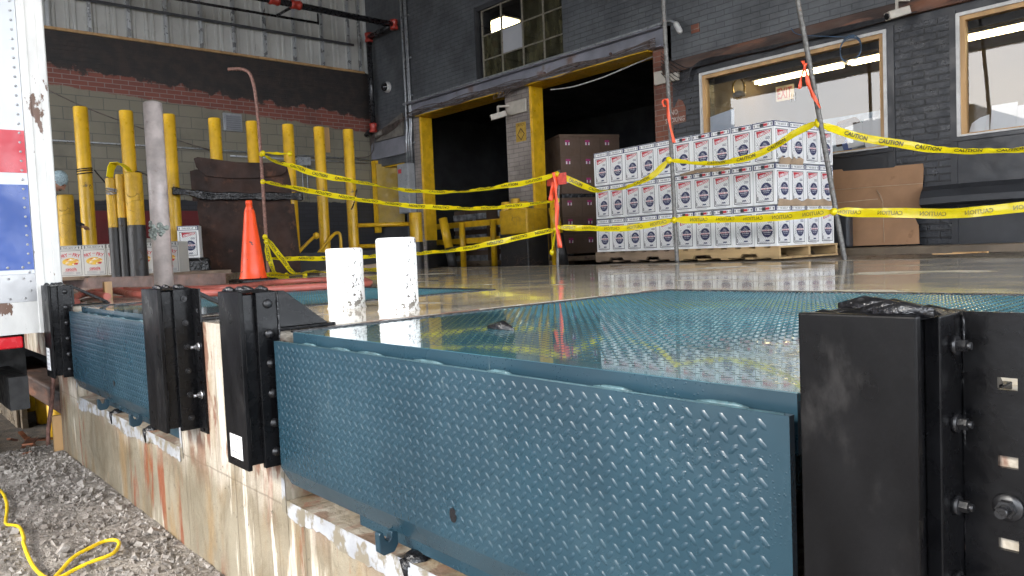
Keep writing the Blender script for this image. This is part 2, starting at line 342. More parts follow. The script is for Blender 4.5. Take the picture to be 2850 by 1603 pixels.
def sidewall():
    m=N('side_wall_masonry');x,y,z=m.xyz(m.geo);g=m.geo;v=m.comb(y,z,0.0)
    def bk(c1,c2,mo,w,h,ms):
        b=m.new('ShaderNodeTexBrick');m.lk(v,b.inputs['Vector']);I=b.inputs;I['Color1'].default_value=(*c1,1);I['Color2'].default_value=(*c2,1);I['Mortar'].default_value=(*mo,1);I['Scale'].default_value=1;I['Mortar Size'].default_value=ms;I['Brick Width'].default_value=w;I['Row Height'].default_value=h;I['Mortar Smooth'].default_value=.2;return b.outputs
    cm=bk((.18,.162,.118),(.195,.176,.13),(.10,.095,.08),.44,.22,.007);rb=bk((.20,.056,.036),(.16,.047,.033),(.22,.16,.14),.27,.085,.008);bb=bk((.016,.017,.022),(.022,.022,.028),(.012,.012,.013),.27,.085,.008)
    e=m.math('MULTIPLY',m.math('SUBTRACT',m.noise(2.5,7,g,.65),.5),.55)
    tilt=m.math('MULTIPLY',m.math('SUBTRACT',y,2.9),-.062)
    zb=m.math('ADD',m.math('SUBTRACT',z,tilt),m.math('MULTIPLY',e,.3))
    c=m.mix(m.ramp(zb,3.44,3.47),cm[0],rb[0])
    zt=m.math('ADD',m.math('SUBTRACT',z,m.math('MULTIPLY',m.math('SUBTRACT',y,2.9),-.06)),e)
    dk=m.mix(m.ramp(m.noise(5,6,g),.35,.7),(.014,.012,.011),(.034,.022,.018));dk=m.mix(m.ramp(m.noise(8,7,g,.7),.71,.73),dk,(.20,.10,.07))
    blk=m.ramp(zt,3.74,3.80);c=m.mix(blk,c,dk)
    low=m.ramp(m.math('ADD',z,m.math('MULTIPLY',e,.25)),1.44,1.47,1.0,0.0);c=m.mix(low,c,bb[0])
    rd=m.math('MULTIPLY',m.ramp(z,1.24,1.26,1.0,0.0),m.math('MULTIPLY',m.ramp(y,3.3,3.31),m.ramp(y,6.2,6.21,1.0,0.0)));c=m.mix(rd,c,(.13,.008,.010))
    c=m.mix(m.math('MULTIPLY',m.ramp(m.noise(1.2,6,g),.5,.75),.35),c,(.03,.028,.025))
    h=m.math('ADD',m.math('MULTIPLY',m.mix(m.ramp(z,3.3,3.4),cm[1],rb[1]),-1.0),m.math('MULTIPLY',m.noise(25,5,g),.6))
    return m.fin(c,.62,0,m.bump(h,.5,.012))
m_side=sidewall()
m_siding=M('grey_metal_siding',(.46,.46,.435),.4,.0,.12,1.2,.1,20,((.24,.24,.22),.62,1.5,.2))
m_roof=M('roof_deck',(.30,.30,.30),.7,0,.2,1,.1,10)
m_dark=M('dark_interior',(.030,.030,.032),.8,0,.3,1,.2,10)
m_office=M('office_wall',(.12,.09,.055),.7,0,.1,1,.05,10)
m_paper=M('white_paper',(.72,.72,.72),.6,0,.05,3,.05,10)
m_hose=M('red_hose_rubber',(.33,.085,.062),.5,0,.2,9,.2,60,((.22,.12,.10),.6,14,.12))
m_cord=M('yellow_cord',(.82,.56,.012),.4,0,.12,20,.1,60)
m_film=M('black_stretch_film',(.012,.012,.013),.16,0,.3,8,1.0,14,None,.08,bd=.03)
m_film2=M('clear_stretch_film',(.26,.26,.27),.18,0,.4,7,1.0,16,None,.08,bd=.03)
m_cable=M('dusty_cable',(.10,.075,.065),.6,0,.4,9,.1,60)
m_redfit=M('red_pipe_fitting',(.36,.035,.022),.4,0,.15,12,.2,60)
m_blkpipe=M('black_iron_pipe',(.020,.020,.022),.3,.2,.2,9,.1,60)
m_skin=M('skin',(.36,.19,.13),.5,0,.1,9,.1,60)
m_cloth=M('dark_work_jacket',(.03,.035,.05),.8,0,.2,9,.3,90)
m_net=M('hair_net',(.33,.43,.47),.7,0,.3,55,.6,110)
m_trw=M('truck_white_paint',(.50,.52,.54),.4,0,.06,2,.06,12,((.18,.09,.05),.715,5,.03),.08,stretch=(1,1,.45))
m_trpost=M('rusty_white_post',(.55,.54,.51),.5,0,.1,7,.35,30,((.11,.055,.032),.635,6.5,.025),.1,stretch=(1,1,.5))
m_trred=M('truck_red_stripe',(.42,.022,.035),.4,0,.08,3,.06,12,((.6,.5,.5),.74,9,.02))
m_trblue=M('truck_blue_stripe',(.018,.060,.25),.4,0,.08,3,.06,12,((.5,.52,.6),.75,11,.02))
m_trgrey=M('truck_grey_rail',(.36,.36,.36),.42,.3,.12,4,.1,30)
m_tlight=M('red_lens',(.55,.012,.02),.2,0,.1,9,.05,30)
m_chass=M('truck_chassis',(.012,.012,.012),.6,0,.3,9,.2,30)
m_tyre=M('tyre_rubber',(.02,.02,.02),.8,0,.2,9,.3,60)
def glass(name,tint=(1,1,1),dirty=0.0,dirtcol=(.06,.055,.03)):
    m=N(name);fr=m.new('ShaderNodeFresnel');fr.inputs[0].default_value=1.5
    tr=m.new('ShaderNodeBsdfTransparent');tr.inputs[0].default_value=(*tint,1);gl=m.new('ShaderNodeBsdfGlossy');gl.inputs['Roughness'].default_value=.015
    nb=m.bump(m.noise(1.4,2,m.obj),.02,.02);m.lk(nb,gl.inputs['Normal'])
    mx=m.new('ShaderNodeMixShader');m.lk(m.math('MULTIPLY',fr.outputs[0],1.7,clamp=True),mx.inputs[0]);m.lk(tr.outputs[0],mx.inputs[1]);m.lk(gl.outputs[0],mx.inputs[2]);last=mx.outputs[0]
    if dirty:
        df=m.new('ShaderNodeBsdfDiffuse');c=m.mix(m.ramp(m.noise(4,6,m.mapv(m.obj,(2,1,.8))),.35,.7),sc(dirtcol,.5),sc(dirtcol,1.6));m.lk(c,df.inputs[0])
        m2=m.new('ShaderNodeMixShader');m.lk(m.ramp(m.noise(2.2,7,m.mapv(m.obj,(1.5,1,.7)),.6),.30,.65,dirty*.45,dirty),m2.inputs[0]);m.lk(last,m2.inputs[1]);m.lk(df.outputs[0],m2.inputs[2]);last=m2.outputs[0]
    m.lk(last,m.out.inputs[0]);return m.mat
m_glass=glass('window_glass');m_dirty=glass('grimy_glass',(.8,.8,.7),.9)
m_tube=EM('fluorescent_tube',(1.0,.80,.42),4.5)
m_tube2=EM('upstairs_tube',(1.0,.86,.50),4.0)
m_exit=M('exit_red',(.25,.015,.02),.5,0,.1,20,0,20)
m_sign=M('yellow_sign',(.42,.26,.035),.5,0,.25,9,.2,40,((.12,.07,.03),.60,12,.1))
m_cam=M('beige_plastic',(.42,.38,.32),.45,0,.1,9,.1,60)
m_lens=M('dark_lens',(.01,.01,.012),.1,0,0,9,0,60)
m_far=M('far_building',(.38,.46,.57),.8,0,.1,.5,.1,5)
m_asph=M('yard_ground',(.28,.26,.24),.9,0,.2,.6,.4,20)
# ------------------------------------------------------------------ camera, light, sky
cam=bpy.data.cameras.new('camera');co=bpy.data.objects.new('camera',cam);C.objects.link(co)
ya,pi_,ro=-.842672932,.050917569,-.0426566
f=Vector((math.sin(ya)*math.cos(pi_),math.cos(ya)*math.cos(pi_),-math.sin(pi_)));r=Vector((math.cos(ya),-math.sin(ya),0));u=r.cross(f)
r2=r*math.cos(ro)+u*math.sin(ro);u2=u*math.cos(ro)-r*math.sin(ro)
co.matrix_world=Matrix(((r2.x,u2.x,-f.x,0),(r2.y,u2.y,-f.y,0),(r2.z,u2.z,-f.z,.22),(0,0,0,1)))
cam.sensor_width=36;cam.lens=36*2082.71/2850;cam.clip_start=.02;cam.clip_end=900
bpy.context.scene.camera=co
SUN_EL=math.radians(31);sd=Vector((-.2,-1,0)).normalized()
sdir=Vector((sd.x*math.cos(SUN_EL),sd.y*math.cos(SUN_EL),math.sin(SUN_EL)))
W=bpy.data.worlds.new("World");bpy.context.scene.world=W;W.use_nodes=True;nt=W.node_tree
bg=nt.nodes['Background'];sky=nt.nodes.new('ShaderNodeTexSky');sky.sky_type='NISHITA';sky.sun_disc=False
sky.sun_elevation=SUN_EL;sky.sun_rotation=math.atan2(sd.x,sd.y);sky.dust_density=3;sky.air_density=1
tcw=nt.nodes.new('ShaderNodeTexCoord');nz=nt.nodes.new('ShaderNodeTexNoise');nz.inputs['Scale'].default_value=2.6;nz.inputs['Detail'].default_value=6;nt.links.new(tcw.outputs['Generated'],nz.inputs['Vector'])
mr=nt.nodes.new('ShaderNodeMapRange');mr.inputs[1].default_value=.35;mr.inputs[2].default_value=.62;mr.inputs[3].default_value=.7;mr.inputs[4].default_value=.97;nt.links.new(nz.outputs['Fac'],mr.inputs[0])
mxw=nt.nodes.new('ShaderNodeMix');mxw.data_type='RGBA';nt.links.new(mr.outputs[0],mxw.inputs[0]);nt.links.new(sky.outputs[0],mxw.inputs[6]);mxw.inputs[7].default_value=(12.6,13.2,14.2,1)
nt.links.new(mxw.outputs[2],bg.inputs[0]);bg.inputs[1].default_value=.15
sl=bpy.data.lights.new('sun','SUN');sl.energy=.75;sl.angle=math.radians(10);sl.color=(1,.94,.85);so=bpy.data.objects.new('sun',sl);so.rotation_euler=sdir.to_track_quat('Z','Y').to_euler();so.location=(0,-20,20);C.objects.link(so)
S=bpy.context.scene;S.view_settings.view_transform='Standard';S.view_settings.look='None';S.view_settings.exposure=2.2;S.view_settings.gamma=1
S.cycles.max_bounces=8;S.cycles.diffuse_bounces=4;S.cycles.glossy_bounces=4;S.cycles.transparent_max_bounces=8;S.cycles.caustics_reflective=False;S.cycles.caustics_refractive=False;S.cycles.sample_clamp_indirect=6

# ------------------------------------------------------------------ ground, dock, floors
def gz(x,y):
    z=-.95-.42*ss((-x-5.75)/.7)
    z+=.05*math.sin(x*3.1+y*2)*ss(-(y-.8)/.6)*.5+.03*math.sin(x*7.3-y*5.1)*ss((.75-y)/.4)
    if y<-3 or x>2 or x<-12: z=-1.15
    return z
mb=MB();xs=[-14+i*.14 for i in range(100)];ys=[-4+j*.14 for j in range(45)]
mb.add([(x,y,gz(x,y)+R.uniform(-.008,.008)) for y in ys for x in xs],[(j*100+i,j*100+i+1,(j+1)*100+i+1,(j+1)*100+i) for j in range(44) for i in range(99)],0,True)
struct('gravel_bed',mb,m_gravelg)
mb=MB();mb.quad((-400,-400,-1.42),(400,-400,-1.42),(400,400,-1.42),(-400,400,-1.42));struct('yard_ground',mb,m_asph)
mb=MB();mb.quad((-400,-400,-1.16),(400,-400,-1.16),(400,-3.8,-1.16),(-400,-3.8,-1.16));struct('truck_yard',mb,m_asph)
# loose stones
mb=MB()
cub=[(-1,-1,-1),(1,-1,-1),(1,1,-1),(-1,1,-1),(-1,-1,1),(1,-1,1),(1,1,1),(-1,1,1)];cf=[(3,2,1,0),(4,5,6,7),(0,1,5,4),(1,2,6,5),(2,3,7,6),(3,0,4,7)]
for i in range(17000):
    x=-1.0-R.random()**.8*5.3;y=.985-R.random()*1.9
    k=R.random();s=(.003+.007*R.random()) if k<.88 else (.009+.009*R.random()) if k<.99 else R.uniform(.016,.024)
    q=Matrix.Rotation(R.uniform(0,6.3),3,Vector((R.uniform(-1,1),R.uniform(-1,1),R.uniform(-1,1))).normalized())
    sx,sy,sz=s*R.uniform(.7,1.3),s*R.uniform(.6,1.1),s*R.uniform(.4,.8);c=Vector((x,min(y,.985-s),gz(x,y)+s*.25))
    mb.add([c+q@Vector((a*sx*R.uniform(.55,1),b*sy*R.uniform(.55,1),d*sz*R.uniform(.55,1))) for a,b,d in cub],cf)
struct('loose_gravel',mb,m_stone,0,'stuff')
LX=[(-5.0,-3.2,2.76),(-2.215,-.47,2.9)]         # leveler pits
mb=MB();Y0=.99
def wetbox(x0,x1,y0,y1,z0=-1.7,z1=0):
    mb.box(x0,x1,y0,y1,z0,z1,0);k=len(mb.m)-6
    mb.m[k+1]=1
for a in((-5.53,-5.0,Y0,2.9),(-3.2,-2.215,Y0,2.9),(-.47,5,Y0,2.9),(-5.53,5,2.9,6.6),(-5.0,-3.2,2.76,2.9)): wetbox(*a)
for x0,x1,yb in LX: mb.box(x0,x1,Y0+.002,yb,-1.7,-.535,0)
wetbox(-9.0,-5.53,1.22,6.6,-.5,0)
struct('loading_dock',mb,[m_dock,m_slab])
mb=MB()     # whitewashed edges of the pit ledges
for x0,x1,yb in LX:
    n=90;top=[];bot=[]
    for i in range(n+1):
        x=lerp(x0+.005,x1-.005,i/n);top.append((x,Y0-.003,-.533));bot.append((x,Y0-.003,-.572-.012*R.random()-.022*ss(.5+.5*math.sin(i*.13+x0))-.01*ss(.5+.5*math.sin(i*.41))))
    mb.add(top+bot,[(i,n+1+i,n+2+i,i+1) for i in range(n)])
    for xx,sg in((x0,-1),(x1,1)):
        z=[-.533+.0*k for k in range(1)]
        mb.add([(xx,Y0-.003,-.575),(xx-.0+sg*.03,Y0-.003,-.575),(xx+sg*.022,Y0-.003,-.45),(xx,Y0-.003,-.43)],[(0,1,2,3) if sg>0 else (3,2,1,0)])
struct('white_edge_paint',mb,m_wpaint)
def ofz(x,y): return -.014-.11*ss((-x-6)/3.2)*ss((y-5.6)/2.6)+(.0 if y>3 else -.0)
mb=MB();nx,ny=50,26
mb.add([(lerp(-15.2,5,i/nx),lerp(1.3,9.75,j/ny),ofz(lerp(-15.2,5,i/nx),lerp(1.3,9.75,j/ny))) for j in range(ny+1) for i in range(nx+1)],[(j*(nx+1)+i,j*(nx+1)+i+1,(j+1)*(nx+1)+i+1,(j+1)*(nx+1)+i) for j in range(ny) for i in range(nx)],0,True)
mb.box(-15.2,-8.9,1.25,1.3,-1.45,-.014);mb.box(-15.2,-9.0,1.22,1.24,-1.45,-.02)
struct('old_floor',mb,m_oldfl)
mb=MB()
for j in range(60):      # rough broken edge of the new slab
    x=lerp(-8.95,4,j/60);mb.bar((x,6.62+R.uniform(-.04,.04),-.004),(x+.24,6.62+R.uniform(-.05,.05),-.004),R.uniform(.06,.16),.012)
struct('slab_edge_rubble',mb,m_oldfl)
mb=MB();mb.box(-4.62,5,8.93,9.34,-.05,.07);struct('wall_kerb',mb,M('kerb_concrete',(.13,.098,.066),.45,0,.3,2.5,.3,30),.012)
mb=MB();pl=[(-9.55,1.70),(-7.75,2.66),(-8.3,3.4),(-9.0,3.5),(-11.0,3.0),(-11.0,1.5)];mb.prism(pl,lambda u_,v_,w:(u_,v_,w),-.3,.095);struct('old_dock_edge',mb,m_oldfl)
mb=MB();mb.hexa([(-15.6,-7,5.56),(9,-7,5.56),(9,10,6.66),(-15.6,10,6.66),(-15.6,-7,5.86),(9,-7,5.86),(9,10,6.96),(-15.6,10,6.96)]);solo('canopy_roof',mb,m_roof,'dark metal canopy roof over the loading dock','roof')

# ------------------------------------------------------------------ dock levelers
def lens(mb,c,ux,uy,n,L=.0120,Wd=.0058,H=.0024):
    c=Vector(c);pts=[]
    for a,b in((-1,0),(-.5,-.8),(.5,-.8),(1,0),(.5,.8),(-.5,.8)): pts.append(c+ux*(a*L)+uy*(b*Wd))
    pts+= [c+ux*(-.5*L)+n*H,c+ux*(.5*L)+n*H]
    mb.add(pts,[(0,1,6),(1,2,7,6),(2,3,7),(3,4,7),(4,5,6,7),(5,0,6)],0,True)
S2=math.sqrt(.5)
def leveler(label,px0,px1,lx0,lx1,yb,keeps):
    t=thing('dock_leveler',label,'dock leveler',((px0+px1)/2,Y0+.5,-.5),'teal dock levelers set in the dock edge')
    p=.031;yf=1.0
    mb=MB();mb.box(px0,px1,yf,yb-.02,-.012,0.0,0);
    ux=Vector((S2,S2,0));uy=Vector((-S2,S2,0));n=Vector((0,0,1))
    nx_=int((px1-px0-.03)/p);ny_=int((yb-.02-yf-.06)/p)
    for i in range(nx_):
        for j in range(ny_):
            x=px0+.02+i*p;y=yf+.05+j*p
            d=(y-1.0)+.25*math.sin(x*4.1)+.12*math.sin(x*11+y*5)
            hh=.0017*ss((d-.08)/.8)+.0002
            lens(mb,(x,y,.0002),ux,uy,n,H=hh,Wd=.004);lens(mb,(x+p/2,y+p/2,.0002),uy,ux,n,H=hh,Wd=.0036)
    part('deck_plate',mb,m_tealwetlit,t)
    hp=MB();hp.box(px0,px1,yf-.004,yf-.0003,-.09,-.0006);hp.box(px0,px1,yf-.0003,yf+.012,-.09,-.0125)
    # hanging lip
    yl=.957;a=math.radians(1.0);mb=MB();zt,zb=-.025,-.412;ux=Vector((S2,0,S2));uy=Vector((-S2,0,S2));n=Vector((0,-1,0))
    mb.box(lx0,lx1,yl,yl+.014,zb,zt)
    mb.hexa([(lx0+.02,yl+.022,zb-.052),(lx1-.02,yl+.022,zb-.052),(lx1-.02,yl+.034,zb-.052),(lx0+.02,yl+.034,zb-.052),(lx0,yl+.0005,zb),(lx1,yl+.0005,zb),(lx1,yl+.0135,zb),(lx0,yl+.0135,zb)])
    hx=lx0+(lx1-lx0)*.525;hz=-.352
    for i in range(int((lx1-lx0-.02)/p)):
        for j in range(14):
            x=lx0+.014+i*p;z=zb+.012+j*p*.92
            if z<zt-.012 and abs(x-hx)+abs(z-hz)>.022: lens(mb,(x,yl-.0001,z),ux,uy,n)
            x+=p/2;z+=p/2
            if z<zt-.012 and x<lx1-.008 and abs(x-hx)+abs(z-hz)>.022: lens(mb,(x,yl-.0001,z),uy,ux,n)
    lip=part('lip',mb,m_teal,t)
    mb=MB();mb.add([(hx+.0125*math.cos(k*PI/10),yl-.0012,hz+.0165*math.sin(k*PI/10)) for k in range(20)],[tuple(range(20))]);part('lifting_hole',mb,m_lens,lip)
    mb=MB();mb.tube([(lx0+.01,yl+.006,zt-.001),(lx1-.01,yl+.006,zt-.001)],.0026,6);part('lip_edge_weld',mb,m_weld,lip)
    for q in(.12,.23,.32,.47,.62,.80,.93):
        x=lerp(lx0,lx1,q);w=R.uniform(.03,.06);hp.tube([(x-w,yl+.016,zt-.002),(x-w*.4,yl+.016,zt+.0005),(x+w*.5,yl+.016,zt+.0005),(x+w,yl+.016,zt-.002)],[.003,.0045,.0045,.003],8,1)
    part('header_plate',hp,[m_teal,m_weld],t)
    mb=MB()
    for k in range(40):
        y0=lerp(yf,yb,k/40);y1=lerp(yf,yb,(k+1)/40)
        for x in(px0-.009-R.uniform(0,.006),px1+.012):mb.bar((x,y0,.0015),(x,y1,.0015),.016+R.uniform(0,.008),.006)
    for k in range(40): x0=lerp(px0,px1,k/40);mb.bar((x0,yb-.01,.0015),(lerp(px0,px1,(k+1)/40),yb-.01,.0015),.02+R.uniform(0,.014),.006)
    part('pit_sealant',mb,m_wetblack,t)
    mb=MB();mb.box(px0+.3,px1-.05,1.02,1.06,-.52,-.46);mb.box(px0+.3,px1-.05,1.3,1.36,-.25,-.05);mb.box(px0+.1,px1-.1,1.05,1.3,-.2,-.1);part('under_frame',mb,m_teal,t)
    for kx in keeps:
        mb=MB();poly=[(.934,-.463),(.938,-.458),(.946,-.460),(.953,-.482),(.960,-.486),(.967,-.481),(.970,-.464),(.988,-.464),(.988,-.50),(.976,-.516),(.946,-.518),(.935,-.508)]
        mb.prism(poly,lambda a_,b_,w:(w,a_,b_),kx-.011,kx+.011);part('lip_keeper',mb,m_teal,t,.002)
        mb=MB();mb.lathe((kx+.045,1.02,-.535),[(.038,-.01),(.034,.008),(.022,.017),(0,.02)],10);mb.tube([(kx+.03,.992,-.534),(kx+.04,.986,-.55),(kx+.045,.985,-.59)],[.014,.01,.003],6);part('tar_blob',mb,m_wetblack,t)
    return t
leveler('wet teal dock leveler nearest the camera, its treaded lip hanging before the white cartons',-2.115,-.52,-2.165,-.512,2.885,(-1.585,-.86))
leveler('teal dock leveler farther along, near the truck, a red hose behind it',-4.79,-3.24,-4.915,-3.235,2.745,(-4.3,-3.72))
mb=MB();mb.tube([(-1.62,1.35,.004),(-1.57,1.36,.006),(-1.52,1.35,.003)],[.008,.02,.006],8);solo('tar_lump',mb,m_wetblack,'small black tar lump lying on the wet teal leveler deck','tar')

# ------------------------------------------------------------------ dock bumpers
def bumper(label,x0,x1,yf,side_bolts,wing=0,gus='bar',sticker=False,zt=.125,zb=-.412,hexb=False):
    t=thing('dock_bumper',label,'dock bumper',((x0+x1)/2,Y0,zb),'black steel faced bumpers on the dock edge')
    mb=MB();mb.box(x0-.012,x1,yf,yf+.014,zb,zt+.004);part('face_plate',mb,m_rub,t,.0025)
    mb=MB();mb.box(x0,x1-.012,yf+.0142,Y0-.012,zb+.012,zt-.004)
    fp=part('rubber_block',mb,m_black,t,.004)
    mb=MB();ym=lerp(yf,Y0,.42);mb.box(x1-.0118,x1+.006,ym,Y0-.001,zb,zt);mb.box(x1-.0118,x1-.002,yf+.0142,yf+.02,zb+.06,zb+.16);mb.box(x1-.0118,x1-.003,yf+.0142,yf+.02,zt-.24,zt-.12)
    part('side_angle',mb,m_black,t,.002)
    mb=MB()  # lumpy sealant on top
    nxx=9;nyy=8;vs=[(lerp(x0-.008,x1+.004,i/nxx),lerp(yf+.012,Y0-.004,j/nyy),zt+(0 if i in(0,nxx) or j in(0,nyy) else R.uniform(.001,.009))) for j in range(nyy+1) for i in range(nxx+1)]
    mb.add(vs,[(j*(nxx+1)+i,j*(nxx+1)+i+1,(j+1)*(nxx+1)+i+1,(j+1)*(nxx+1)+i) for j in range(nyy) for i in range(nxx)],0,True)
    for k in range(5): x=lerp(x0+.01,x1-.02,R.random());mb.tube([(x-.03,lerp(yf+.02,Y0-.02,k/5),zt+.004),(x,lerp(yf+.02,Y0-.02,k/5)+.004,zt+.009),(x+.03,lerp(yf+.02,Y0-.02,k/5)+.01,zt+.006)],[.006,.011,.006],6)
    part('sealant_top',mb,m_wetblack,t)
    yb=lerp(ym,Y0,.5)
    for z in side_bolts:
        mb=MB()
        if hexb:
            mb.cyl((x1+.006,yb,z),(x1+.012,yb,z),.0112,n=16);mb.cyl((x1+.012,yb,z),(x1+.021,yb,z),.0072,n=6,smooth=False);mb.cyl((x1+.02,yb,z),(x1+.026,yb,z),.0045,n=10)
        else: mb.lathe((x1+.0075,yb,z),[(.0145,0),(.0135,.004),(.009,.0075),(0,.009)],14,up=(1,0,0))
        part('bolt',mb,m_bbolt,t)
    if wing:
        w0,w1=x1+.008,x1+.008+wing;yw=Y0-.008;cx=w0+.045;nuts=[side_bolts[2],side_bolts[4]] if wing<.2 else [side_bolts[2]]
        zs=[zt]+[v for z in side_bolts for v in(z+.007-.045,z-.007-.045)]+[zb-.01]
        mb=MB()
        for k in range(0,len(zs),2): mb.box(w0,w1,yw,Y0-.0015,zs[k+1],zs[k])
        for k in range(1,len(zs)-1,2): mb.box(w0,cx-.010,yw,Y0-.0015,zs[k+1],zs[k]);mb.box(cx+.010,w1,yw,Y0-.0015,zs[k+1],zs[k])
        wp=part('wing_plate',mb,m_black,t)
        for z in nuts:
            mb=MB();mb.lathe((cx,yw-.0005,z-.0),[(0,.0),(.0165,.0),(.0155,.004),(.009,.005)],18,up=(0,-1,0));mb.cyl((cx,yw-.005,z),(cx,yw-.014,z),.0105,n=6,smooth=False);mb.cyl((cx,yw-.013,z),(cx,yw-.03,z),.0062,n=10);part('anchor_nut',mb,m_bolt if wing<.2 else m_bbolt,wp)
    xg0,xg1=x1-.012,x1+.004
    if gus=='bar':
        mb=MB();mb.box(xg0-.03,xg1,Y0+.0,Y0+.012,0.0,zt);mb.bar((xg1-.018,Y0+.01,zt-.012),(xg1-.018,Y0+.19,.010),.035,.014);mb.box(xg0-.03,xg1,Y0+.012,Y0+.2,.0008,.011)
    else:
        mb=MB();mb.prism([(Y0,.012),(Y0,zt),(Y0+.02,zt),(Y0+.165,.012)],lambda a_,b_,w:(w,a_,b_),xg0-.004,xg1);mb.box(xg0-.05,xg1+.003,Y0+.0,Y0+.19,.0008,.0115)
    part('gusset',mb,m_black,t,.0015)
    mb=MB();q=[];nz_=34
    for k in range(nz_): q.append((x1+.0085+R.uniform(-.001,.001),Y0-.004+R.uniform(-.001,.001),lerp(zb+.02,zt-.005,k/(nz_-1))))
    mb.tube(q,[R.uniform(.002,.0045) for _ in q],6);part('weld_bead',mb,m_wetblack,t)
    if sticker:
        sx0,sx1,sz0,sz1=sticker;mb=MB();mb.box(sx0,sx1,yf-.0008,yf+.0005,sz0,sz1);st=part('sticker',mb,m_white,t,label='white sticker with blue print on the bumper face')
        fn=lambda zc:(lambda a_,b_:((sx0+sx1)/2+a_,yf-.0014,zc+b_))
        mb=MB();h=(sz1-sz0);W_=(sx1-sx0)*.78
        for k,(s_,hh) in enumerate((('DOCK BUMPER',.12),('REPLACE WORN',.075),('PADS CALL',.075),('800 361-5367',.17),('DOCK INC',.10))): mb.text(s_,h*hh,fn(sz1-h*(.17+.165*k+(.06 if k>2 else 0))),width=W_*(.95 if k!=4 else .5))
        part('print',mb,m_navy,st)
    return t
B6=[.088,-.003,-.094,-.186,-.277,-.366]
bumper('black dock bumper nearest the camera, its wide plain face and bolted wing plate at right',-.435,-.312,.862,[.088,-.003,-.1,-.19,-.28,-.366],.22,'plate',hexb=True)
bumper('black dock bumper left of the nearest leveler, a white sticker low on its face',-2.345,-2.195,.868,B6,0,'plate',(-2.325,-2.232,-.385,-.312))
bumper('black dock bumper with a flanged wing plate bolted beside the pale concrete pier',-3.13,-2.94,.862,B6,.078,'bar',hexb=True)
bumper('leftmost black dock bumper, beside the truck corner, with a tiny white sticker',-5.16,-4.985,.87,B6,0,'bar',(-5.14,-5.05,-.37,-.24))

# ------------------------------------------------------------------ white posts, cone, pipe, hoses
for lab,x,y,z in(('left white painted concrete post, the shorter, chipped and speckled',-2.892,1.617,.258),('right white painted concrete post, the taller, chipped at its foot and top',-2.500,1.627,.287)):
    r_=.0785;mb=MB();mb.lathe((x,y,0),[(r_+.006,0),(r_+.002,.007),(r_,.02),(r_,z-.009),(r_-.004,z-.002),(r_-.009,z),(0,z-.002)],48);solo('dock_post',mb,m_post,lab,'post','white posts standing between the levelers')
t=thing('traffic_cone','orange traffic cone scuffed with black marks on the dock','traffic cone',(-7.65,3.2,.0))
mb=MB();n=40;rect=[(.19,.19),(-.19,.19),(-.19,-.19),(.19,-.19)]
mb.box(-7.84,-7.46,3.01,3.39,.0,.028);mb.box(-7.82,-7.48,3.03,3.37,.028,.038);part('rubber_base',mb,m_black,t,.012)
mb=MB();mb.lathe((-7.65,3.2,.036),[(.142,0),(.135,.02),(.125,.07),(.052,.70),(.030,.765),(.033,.768),(.035,.80),(.031,.815),(.02,.815),(.018,.76)],36);part('cone_body',mb,m_orange,t)
t=thing('steel_pipe_post','weathered bare steel pipe post with a ring of mortar, behind the bumpers','pipe',(-7.27,2.2,.0))
mb=MB();mb.cyl((-7.28,2.2,0),(-7.32,2.215,1.70),.083,.081,n=32);mb.cyl((-7.32,2.215,1.70),(-7.3203,2.2152,1.703),.070,n=32);part('pipe',mb,m_oldpipe,t)
mb=MB()
for k in range(34):
    a=R.uniform(-1.9,.5);z=.53+R.uniform(-.06,.07)*(.3+R.random());mb.lathe((-7.292+.082*math.cos(a),2.202+.082*math.sin(a),z),[(0,-.02),(.016,-.01),(.02,0),(.013,.012),(0,.018)],7)
part('mortar_ring',mb,m_mort,t)
def smooth(pts,n=6):
    P=[Vector(p) for p in pts];out=[]
    for i in range(len(P)-1):
        a,b,c,d=P[max(i-1,0)],P[i],P[i+1],P[min(i+2,len(P)-1)]
        for k in range(n):
            t_=k/n;out.append(.5*((2*b)+(c-a)*t_+(2*a-5*b+4*c-d)*t_*t_+(3*b-a-3*c+d)*t_**3))
    out.append(P[-1]);return out
H=[(-5.13,1.04,.015),(-5.29,1.06,.03),(-5.99,1.24,.03),(-6.5,1.45,.03),(-6.27,1.52,.04),(-5.93,1.51,.03),(-5.32,1.47,.03),(-4.95,1.73,.025),(-4.85,2.0,.025),(-4.7,2.36,.025),(-4.66,2.75,.025),(-5.03,3.0,.025),(-5.6,3.25,.025),(-6.1,3.2,.025),(-6.25,2.82,.025),(-5.7,2.25,.025),(-5.84,2.04,.025),(-6.42,1.76,.025),(-6.6,1.65,.03),(-6.1,1.33,.04),(-5.5,1.3,.025)]
mb=MB();mb.tube(smooth(H),.024,10);solo('hose',mb,m_hose,'dusty red rubber hose looped on the dock around the far leveler','hose')
mb=MB();mb.box(-6.03,-5.98,1.40,1.45,0,.115);solo('wood_stake',mb,m_wood,'short yellow pine stub standing beside the red hose','wood')
mb=MB();a=Vector((-9.75,1.60,0));b=Vector((-7.33,2.79,0));mb.bar((a.x,a.y,.055),(b.x,b.y,.055),.012,.11);mb.bar((a.x+.02,a.y-.04,.003),(b.x+.02,b.y-.04,.003),.09,.008);mb.bar((a.x,a.y+.04,.108),(b.x,b.y+.04,.108),.09,.008)
solo('steel_channel',mb,m_rust,'long rusty brown steel channel along the old dock edge behind the pipe post','steel beam')
